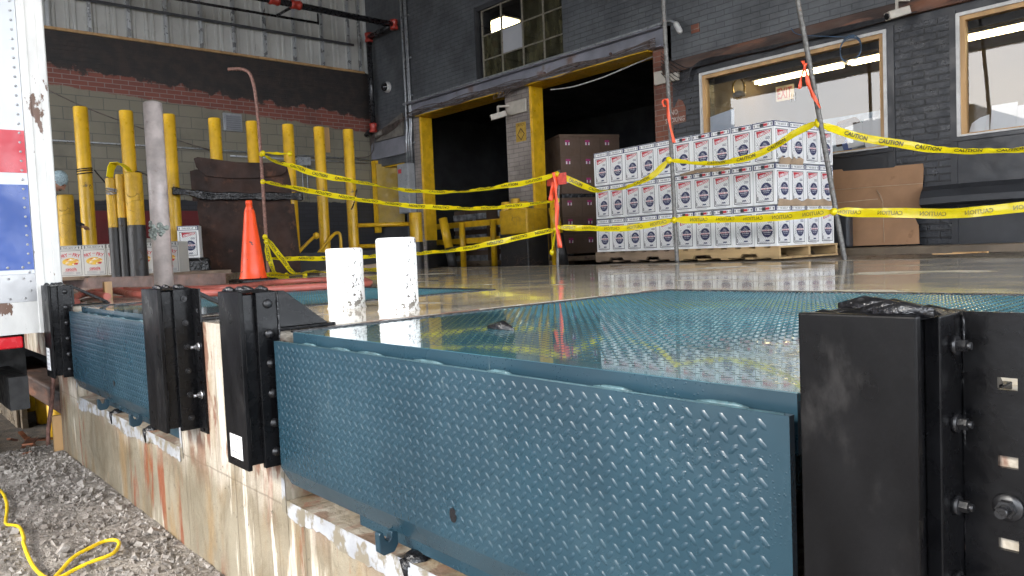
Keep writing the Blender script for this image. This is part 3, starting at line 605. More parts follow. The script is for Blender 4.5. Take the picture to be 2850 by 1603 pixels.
# extension cord
k_=1.175
cd=[(-4.02,.46),(-3.75,.45),(-3.48,.41),(-3.35,.43),(-3.15,.42),(-3.08,.41),(-2.92,.41),(-2.79,.43),(-2.765,.46),(-2.78,.5),(-2.79,.55),(-2.8,.62),(-2.87,.66),(-2.93,.665),(-2.95,.63),(-2.92,.58),(-2.88,.52),(-2.8,.46),(-2.72,.40),(-2.5,.2)]
mb=MB();mb.tube([(p.x,p.y,gz(p.x,p.y)+.024) for p in smooth([(x*k_,y*k_,0) for x,y in cd],7)],.0075,8);solo('extension_cord',mb,m_cord,'yellow extension cord looped on the grey gravel','cord')
# ------------------------------------------------------------------ timber, bollards and scraps under the old dock
for i,(x,y,lab) in enumerate(((-8.15,1.45,'yellow steel pile under the old dock timber, nearest the concrete wall'),(-9.05,1.5,'dull yellow steel pile in the middle under the old dock timber'),(-10.0,1.5,'leftmost yellow steel pile under the old dock timber'))):
    mb=MB();mb.cyl((x,y,-1.42),(x,y,-.97),.105);solo('steel_pile',mb,m_yellow,lab,'pile','piles under the old dock')
mb=MB();mb.box(-12,-7.0,1.25,1.55,-.97,-.78);solo('dock_timber',mb,m_timber,'thick dark dock timber resting on yellow piles beneath the truck tail','timber',None,.02)
mb=MB();mb.tube([(-5.62,.98,-.44),(-5.66,.97,-.62),(-5.76,.95,-.85),(-5.80,.94,-1.1)],.014,8);solo('rusty_rod',mb,m_rebarred,'bent rusty red rod hanging at the end of the concrete wall','rod')
mb=MB();mb.box(-5.56,-5.532,.94,.99,-1.15,-.72);solo('form_board',mb,m_wood,'thin yellow form board left upright against the concrete wall end','board')
mb=MB()
for k in range(9):
    c=Vector((-6.05+R.uniform(-.4,.35),.85+R.uniform(-.1,.12),-1.0+R.uniform(-.03,.08)));d=Vector((R.uniform(-.3,.3),R.uniform(-.12,.12),R.uniform(-.05,.16)));mb.bar(c-d/2,c+d/2,R.uniform(.02,.07),.012)
solo('splintered_wood',mb,M('splintered_wood',(.27,.095,.04),.7,0,.4,9,.4,50),'heap of splintered orange wood scraps on the gravel by the wall end','wood scraps',None)
for i,(a,b,lab) in enumerate((((-9.6,.9,-1.33),(-7.0,.55,-1.25),'weathered grey plank lying in the dark pit under the truck'),((-8.6,.2,-1.32),(-6.9,.75,-1.27),'brown plank lying across the dark pit under the truck'))):
    mb=MB();mb.bar(a,b,.14,.05);solo('plank',mb,m_palletold,lab,'plank','planks under the truck')

# ------------------------------------------------------------------ truck
TX=-5.26
t=thing('box_truck','white box truck with red and blue stripes and a rusty rear corner post','truck',(TX-1.3,-2.5,-1.3))
mb=MB();mb.box(TX-2.5,TX,-7,.86,.20,2.85)
for z in [.1+.055*k for k in range(50)]: mb.lathe((TX+.0005,.833,z),[(.0085,0),(.007,.004),(0,.006)],7,1,up=(1,0,0))
for yy in [.8-.075*k for k in range(24)]:
    for z in(.055,.175,.24): mb.lathe((TX+.003,yy,z),[(.0085,0),(.007,.004),(0,.006)],7,1,up=(1,0,0))
part('body',mb,[m_trw,m_trgrey],t)
for nm,z0,z1,mt in(('red_stripe',.80,1.05,m_trred),('blue_stripe',.225,.73,m_trblue)):
    mb=MB();mb.box(TX+.0005,TX+.003,-7,.858,z0,z1);part(nm,mb,mt,t)
mb=MB();mb.box(TX-2.48,TX+.004,-7,.862,.035,.199);part('bottom_rail',mb,m_trgrey,t)
mb=MB();mb.hexa([(TX-.06,-.6,-.16),(TX+.006,-.6,-.16),(TX+.006,.93,-.155),(TX-.06,.93,-.155),(TX-.06,-.6,.034),(TX+.006,-.6,.034),(TX+.006,.93,.034),(TX-.06,.93,.034)])
sk=part('rear_sill_plate',mb,m_trpost,t)
for yy in(.47,.535,.60):
    for z in(-.02,-.065): mb=MB();mb.lathe((TX+.006,yy,z),[(.017,0),(.014,.006),(0,.009)],8,up=(1,0,0));part('bolt',mb,m_bolt,sk)
mb=MB();mb.box(TX-.11,TX+.012,.862,1.0,-.16,2.85);mb.box(TX+.010,TX+.018,.885,.905,-.1,2.85);mb.box(TX+.011,TX+.02,.955,.995,-.1,2.85);part('corner_post',mb,m_trpost,t,.006)
mb=MB();mb.box(TX-2.5,TX-.11,.862,.98,.035,2.85);mb.box(TX-2.42,TX-.12,.5,.98,-.16,.034);part('rear_frame',mb,m_trpost,t)
mb=MB();mb.box(TX-1.75,TX-1.6,-7,.9,-.5,-.165);mb.box(TX-.95,TX-.8,-7,.9,-.5,-.165);mb.box(TX-2.3,TX-.1,.7,.8,-.62,-.42);mb.box(TX-.35,TX-.06,-1.2,.5,-.62,-.30);part('chassis',mb,m_chass,t)
mb=MB();mb.box(TX-.75,TX-.11,-.12,-.10,-1.22,-.17);part('added_shade_flap',mb,m_chass,t);mb=MB();mb.box(TX-2.4,TX-1.7,-.12,-.10,-1.22,-.17);part('added_shade_flap',mb,m_chass,t)  # flaps added under the truck to block light and view
mb=MB();mb.box(TX-.34,TX-.002,.58,.775,-.238,-.168);part('tail_light',mb,m_tlight,t,.008)
for yy in(-1.35,-2.45):
    for xx in(TX-.55,TX-2.3):
        mb=MB();mb.lathe((xx,yy,-.80),[(.2,0),(.45,0),(.5,.04),(.5,.22),(.45,.26),(.2,.26)],28,up=(1,0,0));w=part('wheel',mb,m_tyre,t)
        mb=MB();mb.lathe((xx+.2,yy,-.80),[(0,.02),(.14,.02),(.22,.05),(.24,.03)],20,up=(1,0,0));part('rim',mb,m_trgrey,w)
# ------------------------------------------------------------------ main warehouse wall (plane y=WY)
WY=9.35
t=thing('warehouse_wall','grey and black painted brick warehouse wall with two dark loading doors','wall',(-6,WY+.2,-.1))
def wall(name,boxes,m,y0=WY,y1=WY+.35,**k):
    mb=MB()
    for x0,x1,z0,z1 in boxes: mb.box(x0,x1,y0,y1,z0,z1)
    return part(name,mb,m,t,**k)
wall('upper_brickwork',[(-15.15,-11.24,3.44,6.9),(-11.24,-8.92,4.88,6.9),(-8.92,5,3.44,6.9),(-6.8,5,2.9,3.44),(-15.15,-13.86,2.25,3.44),(-13.86,-13.45,-.2,3.44)],m_wbrick)
wall('brick_jamb',[(-13.45,-13.172,-.2,3.44)],m_pillar,WY,WY+.25)
wall('brick_pillar',[(-10.46,-9.768,-.2,3.13)],m_pillar,WY,WY+.25)
wall('red_brick_jamb',[(-7.06,-6.72,-.1,3.44)],m_redbrick)
wall('black_brickwork',[(-6.72,-6.24,-.1,2.9),(-3.58,-2.99,-.1,2.62)],m_blackbrick)
wall('lower_panel',[(-6.24,-3.58,-.1,1.235),(-2.99,5,-.1,1.26),(-6.24,-3.58,2.63,2.9),(-2.99,5,2.61,2.9),(-3.58,-2.99,2.62,2.9)],m_wains)
wall('trim_board',[(-3.66,-3.58,.07,2.65),(-2.99,-2.925,.07,2.65)],m_wains,WY-.018,WY)
wall('sill_board',[(-6.24,-3.6,1.19,1.232),(-2.99,5,1.215,1.258)],m_wains,WY-.03,WY)
mb=MB();mb.box(-13.48,-6.84,WY+.02,WY+.34,3.15,3.43);part('beam_backing',mb,m_dark,t)
# torn bare brick patch with lettering
pp=[(-7.05,2.78),(-6.98,2.62),(-6.93,2.5),(-6.90,2.38),(-6.80,2.28),(-6.70,2.22),(-6.62,2.34),(-6.55,2.30),(-6.50,2.2),(-6.50,1.99),(-6.72,1.97),(-6.76,1.86),(-6.86,1.8),(-6.88,1.3),(-7.05,1.3)]
mb=MB();mb.prism(pp,lambda a,b,w:(a,w,b),WY-.004,WY+.001);bp=part('bare_brick_patch',mb,m_redbrick,t)
mb=MB();fn=lambda zc,xc=-6.70:(lambda a,b:(xc+a,WY-.0055,zc+b))
mb.text('NO',.105,fn(2.155,-6.70),0,width=.13,bold=.02);mb.text('SMOKING',.10,fn(2.045,-6.69),0,width=.34,bold=.02)
part('stencil_lettering',mb,M('faded_white_stencil',(.40,.33,.29),.7,0,.3,20,.1,20),bp)
def steel_beam():
    t=thing('steel_beam','grey steel lintel beam with a yellow underside spanning both loading doors','beam',(-10.2,WY,3.12))
    mb=MB();mb.box(-13.52,-6.82,WY-.03,WY+.018,3.16,3.415);mb.box(-13.52,-6.82,WY-.13,WY+.018,3.4152,3.435);mb.box(-13.52,-6.82,WY-.13,WY+.018,3.132,3.158);part('web',mb,m_steelb,t,.004)
    mb=MB()
    for x0,x1 in((-13.19,-10.44),(-9.8,-7.06)): mb.box(x0,x1,WY-.128,WY+.36,3.115,3.131)
    part('yellow_soffit',mb,m_yellow,t)
    for k in range(9):
        for z in(3.21,):
            mb=MB();mb.cyl((-13.1+k*.75,WY-.032,z+.05*(k%2)),(-13.1+k*.75,WY-.06,z+.05*(k%2)),.022,n=6,smooth=False);part('bolt',mb,m_rust,t)
steel_beam()
for lab,x0,x1,zb in(('yellow steel jamb post at the left loading door beside the electrical panel',-13.17,-12.80,.5),('yellow steel jamb post on the right side of the brick pillar',-9.765,-9.47,.02)):
    mb=MB();x1=x0+.045;mb.box(x0,x1,WY-.03,WY+.255,zb,3.112);mb.box(x0-.0,x0+.02,WY-.045,WY-.0302,zb+.03,3.10);ob=solo('door_jamb_post',mb,m_yellow,lab,'door post','yellow posts of the loading doors',.004)
mb=MB();mb.box(-13.17,-13.13,WY+.0,WY+.24,-.14,.49);solo('post_base',mb,m_blump,'dark scraped base block under the left yellow door post','post base')
# dark room behind the doors
mb=MB()
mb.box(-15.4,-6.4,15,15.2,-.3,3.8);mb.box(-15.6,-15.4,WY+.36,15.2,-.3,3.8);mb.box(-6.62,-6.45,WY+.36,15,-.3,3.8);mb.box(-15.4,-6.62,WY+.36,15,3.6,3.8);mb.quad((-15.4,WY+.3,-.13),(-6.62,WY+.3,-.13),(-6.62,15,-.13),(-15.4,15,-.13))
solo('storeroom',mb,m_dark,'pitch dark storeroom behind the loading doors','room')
# ------------------------------------------------------------------ windows
def office_window(label,x0,x1,z0,z1):
    t=thing('office_window',label,'window',((x0+x1)/2,WY,z0),'office windows in the warehouse wall')
    def fr(name,w,y0,y1,mt,ins):
        a,b,c,d=x0+ins,x1-ins,z0+ins*.2,z1-ins;mb=MB();mb.box(a,a+w,y0,y1,c,d);mb.box(b-w,b,y0,y1,c,d);mb.box(a+w,b-w,y0,y1,d-w,d);mb.box(a+w,b-w,y0,y1,c,c+w*.5);part(name,mb,mt,t)
    fr('outer_frame',.036,WY-.035,WY+.05,m_wframe,0);fr('pine_stop',.05,WY-.012,WY+.09,m_wood,.0362)
    mb=MB();mb.quad((x0+.07,WY+.04,z0+.03),(x1-.07,WY+.04,z0+.03),(x1-.07,WY+.04,z1-.07),(x0+.07,WY+.04,z1-.07));part('pane',mb,m_glass,t)
    mb=MB();mb.box(x0+.0,x1,WY+.35,WY+.37,z1-.11,z1-.0);part('dark_valance',mb,m_wains,t)
office_window('long office window behind the white cartons, with ceiling tubes inside',-6.235,-3.66,1.24,2.625)
office_window('right office window at the edge of the frame, papers leaning inside',-2.92,.2,1.262,2.61)
mb=MB()
mb.box(-6.44,4,13.3,13.4,.2,3.3);mb.box(-6.44,4,WY+.36,13.3,3.0,3.1);mb.box(-6.44,4,WY+.36,13.3,.3,.4);mb.box(4,4.1,WY+.36,13.3,.3,3.1);mb.box(-6.44,-6.4,WY+.36,13.3,.4,3.0)
solo('office_room',mb,m_office,'dim tan office room behind the two windows','room')
for i,(a,b,lab) in enumerate(((-6.33,-4.90,'fluorescent ceiling fixture at the left of the long office window'),(-4.86,-3.43,'fluorescent ceiling fixture at the right of the long office window'),(-3.39,-1.9,'fluorescent ceiling fixture seen through the right office window'))):
    t=thing('ceiling_light',lab,'ceiling light',((a+b)/2,11,2.65),'office ceiling lights')
    mb=MB();mb.hexa([(a,10.88,2.715),(b,10.88,2.715),(b,11.12,2.715),(a,11.12,2.715),(a,10.94,2.76),(b,10.94,2.76),(b,11.06,2.76),(a,11.06,2.76)]);part('reflector',mb,m_wframe,t)
    for y in(10.94,11.06):
        mb=MB();mb.cyl((a+.04,y,2.685),(b-.04,y,2.685),.02,n=10);part('tube',mb,m_tube,t)
mb=MB();mb.box(-6.25,-5.94,11.5,11.53,2.44,2.68);t=thing('exit_sign','red EXIT sign inside the long office window','sign',(-6.1,11.5,2.44));ex=part('panel',mb,M('dull_panel',(.33,.29,.24),.6),t)
mb=MB();mb.text('EXIT',.24,lambda a,b:(-6.095+a,11.497,2.56+b),0,width=.25,bold=.02);part('lettering',mb,m_exit,ex)
mb=MB();mb.text('14',.17,lambda a,b:(-4.86+a,WY+.034,2.06+b),0,width=.075);solo('window_number',mb,m_white,'small white number 14 on the long office window glass','number')
t=thing('mantel_mirror','round brass wall lamp inside the left of the long office window','wall lamp',(-6.2,10.3,2.3))
mb=MB();mb.tube([(-6.2+.10*math.cos(k*PI/16),10.3,2.52+.14*math.sin(k*PI/16)) for k in range(33)],.014,6);part('ring',mb,M('brass',(.45,.30,.06),.3,.8),t)
mb=MB();mb.lathe((-6.2,10.32,2.43),[(0,-.05),(.09,-.03),(.1,.02),(0,.06)],14);part('bowl',mb,m_cam,t);t.name='wall_lamp'
t=thing('office_chair','dark office chair back showing above papers in the long window','chair',(-4.42,9.95,.4))
mb=MB();mb.prism([(-.16,.0),(-.17,.25),(-.13,.33),(.1,.36),(.15,.3),(.17,.02)],lambda a,b,w:(-4.40+a,w,1.40+b),9.92,9.98);part('backrest',mb,m_timber,t,.02)
mb=MB();mb.box(-4.65,-4.2,9.72,10.0,.88,.95);part('seat',mb,m_timber,t,.02);mb=MB();mb.cyl((-4.42,9.9,.42),(-4.42,9.9,.9),.03);part('stem',mb,m_black,t)
def sheet(label,poly,y,mt,lines=True,tx=0):
    mb=MB();mb.prism(poly,lambda a,b,w:(a,w,b),y,y+.004);ob=solo('paper_sheet',mb,mt,label,'paper','papers leaning inside the office windows')
    return ob
sheet('printed form leaning in the lower right of the long window',[(-4.16,1.3),(-3.97,1.32),(-3.99,1.60),(-4.20,1.56)],WY+.05,m_paper)
sheet('blank white sheet with a torn corner beside the printed form',[(-3.95,1.27),(-3.75,1.29),(-3.74,1.6),(-3.8,1.63),(-3.96,1.63),(-4.0,1.56)],WY+.056,m_paper)
sheet('blue folder edge tucked behind the printed form',[(-4.22,1.27),(-4.12,1.27),(-4.16,1.45),(-4.25,1.36)],WY+.062,m_trblue)
sheet('tall white sheet standing in the right office window',[(-2.62,1.30),(-2.38,1.30),(-2.36,1.56),(-2.60,1.56)],WY+.05,m_paper)
sheet('second white sheet overlapping at the far right of the right window',[(-2.40,1.30),(-2.25,1.30),(-2.27,1.52),(-2.38,1.52)],WY+.057,m_paper)
sheet('curved white poster edge low in the right office window',[(-2.83,1.30),(-2.63,1.30),(-2.63,1.47),(-2.72,1.45),(-2.80,1.40)],WY+.063,m_paper)
sheet('pale blueprint sheet at the left bottom of the long window',[(-6.15,1.33),(-5.75,1.33),(-5.75,2.06),(-6.14,2.0)],WY+.07,M('pale_blue_paper',(.40,.45,.52),.6,0,.05,3,.05,10))
mb=MB();mb.box(-4.95,-3.72,10.4,10.44,1.1,1.86);solo('computer_monitor',mb,M('pale_screen',(.30,.37,.42),.4),'pale flat monitor panel behind the chair in the long window','monitor')
# steel sash window
t=thing('steel_sash_window','grimy multi pane steel window high on the grey brick wall','window',(-10.08,WY,3.44))
mb=MB();gx=[-11.09,-10.54,-9.97,-9.43,-8.935];gzs=[3.43,3.86,4.31,4.78]
mb.box(-11.24,-11.21,WY-.01,WY+.3,3.44,4.88);mb.box(-11.21,-8.92,WY+.02,WY+.3,4.80,4.88);mb.box(-11.21,-11.105,WY+.12,WY+.3,3.44,4.80);part('brick_reveal',mb,m_dark,t)
mb=MB()
for x in gx: mb.box(x-.014,x+.014,WY+.05,WY+.085,3.43,4.80)
for z in gzs[1:]:
    for a,b in zip(gx,gx[1:]): mb.box(a+.0142,b-.0142,WY+.054,WY+.082,z-.011,z+.011)
part('sash_bars',mb,M('peeling_sash_paint',(.20,.18,.14),.6,0,.3,12,.4,60,((.09,.06,.045),.58,12,.1)),t)
for i in range(4):
    for j in range(3):
        mb=MB();mb.quad((gx[i],WY+.07,gzs[j]),(gx[i+1],WY+.07,gzs[j]),(gx[i+1],WY+.07,gzs[j+1]),(gx[i],WY+.07,gzs[j+1]))
        if (i,j)==(1,1): part('pane',mb,M('white_board_pane',(.40,.40,.41),.5,0,.03,3,.03,10),t,label='white boarded pane')
        elif (i,j) in((0,2),(1,2)): part('pane',mb,m_glass,t)
        else: part('pane',mb,m_dirty,t)
t=thing('upstairs_light','bright fluorescent strip light seen through the grimy steel window','ceiling light',(-11.95,10.6,4.95))
mb=MB();mb.box(-12.6,-11.62,10.45,11.0,5.02,5.06);part('reflector',mb,m_wframe,t)
for k in range(4):
    mb=MB();mb.cyl((-12.55,10.5+.14*k,4.985),(-11.68,10.5+.14*k,4.985),.024,n=8);part('tube',mb,m_tube2,t)
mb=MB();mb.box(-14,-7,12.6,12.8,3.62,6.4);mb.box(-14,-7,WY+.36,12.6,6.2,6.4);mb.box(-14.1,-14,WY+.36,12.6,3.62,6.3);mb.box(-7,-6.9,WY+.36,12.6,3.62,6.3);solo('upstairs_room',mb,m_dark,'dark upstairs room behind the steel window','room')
# timber beam, bench bumper, cardboard
mb=MB();mb.hexa([(-6.85,WY-.07,2.72),(5,WY-.07,2.69),(5,WY-.0005,2.69),(-6.85,WY-.0005,2.72),(-6.85,WY-.07,2.895),(5,WY-.07,2.87),(5,WY-.0005,2.87),(-6.85,WY-.0005,2.895)]);solo('timber_beam',mb,m_timber,'long charred brown timber beam above the office windows','beam',None,.01)
mb=MB();mb.box(-7.02,-6.58,WY-.05,WY-.0005,2.60,2.80);solo('stone_pad',mb,m_cam,'worn pale stone pad under the left end of the timber beam','stone block',None,.01)
mb=MB();n=28
prof=[(-.005,.50),(-.20,.50),(-.25,.53),(-.25,.60),(-.20,.68),(-.12,.735),(-.005,.74)]
vs=[(lerp(-3.24,5,i/n),WY+a,b+.006*math.sin(i)) for i in range(n+1) for a,b in prof];k=len(prof)
mb.add(vs,[(i*k+j,i*k+j+1,(i+1)*k+j+1,(i+1)*k+j) for i in range(n) for j in range(k-1)]+[tuple(range(k-1,-1,-1))])
solo('wall_bumper_rail',mb,m_wains,'thick black padded rail along the wall under the right window','wall rail')
t=thing('cardboard_sheet','big brown flattened cardboard sheet leaning on the black wall','cardboard',(-3.8,9.1,.07))
def cb(a,b): return (a,WY-.012-.20*(1.05-b)/1.0*.9,b)
mb=MB();mb.prism([(-4.75,.09),(-3.27,.09),(-3.29,.3),(-3.33,.38),(-3.27,.48),(-3.27,.95),(-3.28,1.01),(-3.58,1.015),(-3.6,1.0),(-4.2,1.02),(-4.22,1.045),(-4.75,1.06)],lambda a,b,w:(cb(a,b)[0],cb(a,b)[1]+w,b),0,.006);part('board',mb,m_card,t)
mb=MB()
for pts in([(-4.75,.80),(-3.85,.79),(-3.27,.78)],[(-4.75,.62),(-3.76,.64)],[(-3.78,.75),(-3.70,.60),(-3.66,.12)],[(-3.78,.75),(-3.73,.68),(-3.70,.60)]):
    mb.tube([(a,cb(a,b)[1]-.002,b) for a,b in pts],.0035,5)
part('crease',mb,m_kraft,t)
mb=MB();mb.box(-4.5,-3.95,WY-.46,WY-.32,.075,.47);solo('black_crate',mb,m_wains,'low black crate end showing in front of the cardboard','crate',None,.03)
mb=MB()
for a,b in(((-2.6,7.6,.012),(-2.25,7.68,.014)),((-2.45,7.68,.02),(-2.15,7.62,.02))): mb.bar(a,b,.03,.012)
solo('wood_splinter',mb,m_wood,'pale wood splinter lying on the wet floor near the wall','wood')
# electrical panel, conduits, cameras, sign
t=thing('electrical_panel','grey electrical cabinet with a red sticker beside the left loading door','electrical panel',(-13.7,WY,1.1))
mb=MB();mb.box(-13.90,-13.48,WY-.17,WY-.0005,1.115,2.18);part('cabinet',mb,m_egrey,t,.006)
mb=MB();mb.box(-13.875,-13.505,WY-.182,WY-.171,1.14,2.155);d=part('door',mb,m_egrey,t,.004)
mb=MB();mb.box(-13.85,-13.73,WY-.186,WY-.1825,1.98,2.07);part('sticker',mb,m_redp,d)
mb=MB();mb.box(-13.54,-13.52,WY-.195,WY-.1825,1.6,1.7);part('handle',mb,m_alu,d)
for i,(x,xx,lab) in enumerate(((-13.62,-13.60,'left galvanised conduit rising from the electrical cabinet'),(-13.535,-13.48,'middle galvanised conduit rising from the electrical cabinet'),(-13.45,-13.43,'right galvanised conduit rising from the electrical cabinet'))):
    top=6.6;mb=MB();mb.tube([(x-.03,WY-.06,2.182),(x-.03,WY-.06,2.7),(xx-.02,WY-.05,2.95),(xx-.02,WY-.045,3.5),(xx-.04,WY-.045,top)],.022 if i else .026,8)
    for z in(2.6,3.6,4.4,5.3): mb.box(x-.06,x+.05,WY-.03,WY-.0005,z,z+.03)
    solo('conduit',mb,m_pipe,lab,'conduit','conduits above the electrical cabinet')
t=thing('gooseneck_lamp','small lamp on a thin pipe arm running along the steel beam','lamp',(-9.5,WY-.1,3.46))
mb=MB();mb.tube(smooth([(-13.55,WY-.09,3.1),(-13.56,WY-.09,3.4),(-13.35,WY-.09,3.465),(-10,WY-.09,3.465),(-7.1,WY-.09,3.465),(-6.82,WY-.10,3.48),(-6.62,WY-.13,3.45),(-6.5,WY-.16,3.36)],5),.021,8);part('arm',mb,m_pipe,t)
mb=MB();mb.lathe((-6.52,WY-.155,3.385),[(0,0),(.035,.0),(.04,.02),(.04,.18),(.03,.21),(0,.215)],14,up=(.55,-.25,-.8));part('lamp_head',mb,m_wframe,t)
mb=MB();mb.box(-6.36,-6.22,WY-.012,WY-.0005,3.22,3.34);solo('brick_gap',mb,m_redbrick,'small knocked out red brick hole beside the gooseneck lamp','brick hole')
def seccam(label,x,y,z,s=1,flip=1):
    t=thing('security_camera',label,'security camera',(x,y,z),'security cameras on the wall')
    mb=MB();mb.box(x-.03*s,x+.05*s,WY-.012,WY-.0006,z+.02*s,z+.2*s);mb.bar((x+.0*s,WY-.01,z+.14*s),(x-.10*s*flip,WY-.22*s,z+.13*s),.03*s,.03*s);mb.bar((x-.10*s*flip,WY-.22*s,z+.14*s),(x-.10*s*flip,WY-.22*s,z+.02*s),.025*s,.025*s);part('bracket',mb,m_cam,t)
    mb=MB();a=Vector((x-.02*s,WY-.12*s,z+.01*s));b=Vector((x-.16*s*flip,WY-.34*s,z-.06*s));mb.bar(a,b,.1*s,.09*s);c=part('housing',mb,m_cam,t,.008)
    mb=MB();d=(b-a).normalized();mb.cyl(b,b+d*.012,.036*s,n=16);part('lens',mb,m_lens,c)
seccam('beige security camera on the timber beam between the office windows',-3.36,WY,2.74,1.0)
seccam('beige security camera on the worn pillar between the loading doors',-10.28,WY,2.70,1.1)
mb=MB();mb.box(-10.38,-9.86,WY-.05,WY-.0006,2.68,2.92);solo('stone_bracket',mb,m_cam,'chipped pale concrete block set in the pillar beside the camera','stone block',None,.012)
t=thing('dome_camera','white dome security camera on the grey brick near the conduits','security camera',(-14.35,WY,3.9))
mb=MB();mb.lathe((-14.35,WY-.0006,3.96),[(.12,0),(.12,.05),(.1,.09)],18,up=(0,-1,0));part('collar',mb,m_wframe,t);mb=MB();mb.lathe((-14.35,WY-.09,3.96),[(.095,0),(.085,.04),(.05,.07),(0,.082)],18,up=(0,-1,0));part('dome',mb,m_lens,t)
t=thing('caution_sign','worn yellow caution sign with a diamond on the pillar','sign',(-10.05,WY,2.19))
mb=MB();mb.box(-10.19,-9.92,WY-.006,WY-.0006,2.18,2.52);sp=part('plate',mb,m_sign,t)
mb=MB();mb.text('CAUTION',.07,lambda a,b:(-10.055+a,WY-.008,2.478+b),0,width=.2);
for q in((.10,.078),): mb.add([(-10.055+a*q[0],WY-.0085,2.31+b*q[0]*1.15) for a,b in((0,1),(1,0),(0,-1),(-1,0))]+[(-10.055+a*q[1],WY-.0085,2.31+b*q[1]*1.15) for a,b in((0,1),(1,0),(0,-1),(-1,0))],[(0,1,5,4),(1,2,6,5),(2,3,7,6),(3,0,4,7)])
part('print',mb,m_timber,sp)
# side door with yellow leaf
mb=MB();mb.box(-15.12,-13.6,WY-.06,WY-.0006,2.42,2.80);solo('door_lintel',mb,m_steelb,'grey blue steel lintel above the small corner door','beam',None,.006)
t=thing('yellow_door','narrow yellow steel door standing open in the corner','door',(-14.8,WY,.9))
mb=MB();mb.box(-15.10,-14.93,WY-.08,WY-.0006,.75,2.40);part('edge_frame',mb,m_yellow,t)
mb=MB();mb.hexa([(-14.925,WY-.04,.92),(-14.44,WY+.32,.88),(-14.40,WY+.30,.88),(-14.9,WY-.08,.92),(-14.925,WY-.04,2.32),(-14.44,WY+.32,2.25),(-14.40,WY+.30,2.25),(-14.9,WY-.08,2.32)]);part('leaf',mb,M('dull_yellow',(.30,.19,.015),.6,0,.2,4,.2,40),t)
mb=MB();mb.box(-14.9,-13.86,WY+.05,WY+.3,2.22,2.249);part('head_bar',mb,m_yellow,t)
mb=MB();mb.box(-15.16,-13.86,WY+.1,WY+.34,-.2,.86);part('lower_panel',mb,m_dark,t)
# sprinkler pipes
t=thing('sprinkler_pipe','black sprinkler pipe with red fittings in the wall corner','pipe',(-14.8,9.1,3.1))
mb=MB();mb.cyl((-14.82,9.2,3.1),(-14.82,9.2,5.12),.062,n=16);mb.cyl((-14.82,9.2,5.15),(-13.75,9.17,5.15),.062,n=16);mb.cyl((-13.72,9.1,5.15),(-13.68,2.5,5.15),.062,n=16);mb.cyl((-14.82,9.2,3.12),(-15.15,9.2,3.0),.055,n=12);mb.cyl((-14.5,7.79,5.15),(-14.68,3.5,5.15),.026,n=10);mb.cyl((-13.7,6.9,5.15),(-14.51,6.88,5.15),.03,n=10);mb.cyl((-14.5,7.79,5.12),(-14.5,7.79,5.35),.02,n=8);part('pipe_run',mb,m_blkpipe,t)
for c in((-14.82,9.2,5.14),(-13.72,9.16,5.15),(-14.82,9.2,3.12),(-13.70,6.9,5.15),(-13.69,6.45,5.15)):
    mb=MB();mb.lathe((c[0],c[1],c[2]),[(0,-.10),(.085,-.1),(.09,-.06),(.078,-.03),(.078,.03),(.09,.06),(.085,.1),(0,.1)],16,up=(0,1,0) if c[1]<9 else (0,0,1));part('coupling',mb,m_redfit,t)
# cables along the beam and the wall corner
mb=MB()
for k in range(8):
    pts=[];ph=R.uniform(0,6)
    for i in range(30):
        x=lerp(-13.45,-6.9,i/29);pts.append((x,WY-.14-.02*R.random(),3.165+.035*math.sin(i*.7+ph)+.03*math.sin(i*.23+k)+.012*k/2))
    mb.tube(smooth(pts,2),R.uniform(.006,.011),5)
for k in range(10):
    a=R.uniform(-10.55,-10.15);mb.tube(smooth([(a,WY-.14,3.2),(a+R.uniform(-.15,.2),WY-.16,3.08),(a+R.uniform(-.2,.25),WY-.14,3.02),(a+.2,WY-.14,3.15)],5),.006,5)
solo('cable_bundle',mb,m_cable,'tangle of dusty brown cables slung along the steel beam','cables')
mb=MB()
for k in range(7):
    z=2.86+.02*k;mb.tube(smooth([(-6.85,WY-.09,3.05-.05*k),(-6.5,WY-.085,2.78-.06*k),(-6.2,WY-.08,2.72+.01*k),(-5.2,WY-.085,2.73+.02*math.sin(k)),(-4.2,WY-.085,2.70+.01*k),(-3.3,WY-.085,2.72)],6),.006,5)
solo('wire_run',mb,M('black_wire',(.014,.014,.016),.5),'thin black wires drooping along the charred timber beam','cables')
mb=MB();pts=[(-4.05+.13*math.cos(k*.33),WY-.09,2.45+.15*math.sin(k*.33)+.004*k/5) for k in range(46)]
mb.tube(pts,.0055,5);mb.tube(smooth([(-4.0,WY-.09,2.60),(-4.3,WY-.088,2.68),(-4.7,WY-.088,2.80),(-4.8,WY-.088,2.9)],5),.0055,5);solo('blue_cable_coil',mb,M('blue_cable',(.05,.10,.17),.5),'small blue cable coil hanging at the top right of the long window','cable')
mb=MB();mb.tube(smooth([(-9.45,WY+.2,3.02),(-8.9,WY+.2,2.97),(-8.2,WY+.2,3.0),(-7.5,WY+.2,3.08),(-7.08,WY+.2,3.12)],6),.011,6);solo('white_hose_line',mb,m_wframe,'thin white line strung under the beam across the right loading door','line')
mb=MB()
for k in range(6): mb.tube(smooth([(-15.1,WY-.08,2.75+.03*k),(-14.8,WY-.12,2.9+.02*k),(-14.4,WY-.09,2.93+.03*k),(-13.95,WY-.07,3.05+.02*k),(-13.6,WY-.06,3.2)],5),.008,5)
mb.tube(smooth([(-14.9,WY-.1,2.9),(-14.95,WY-.12,2.6),(-15.0,WY-.3,2.47),(-15.1,WY-.8,2.47)],5),.009,5)
solo('corner_cables',mb,m_cable,'bundle of old cables sagging above the small corner door','cables')
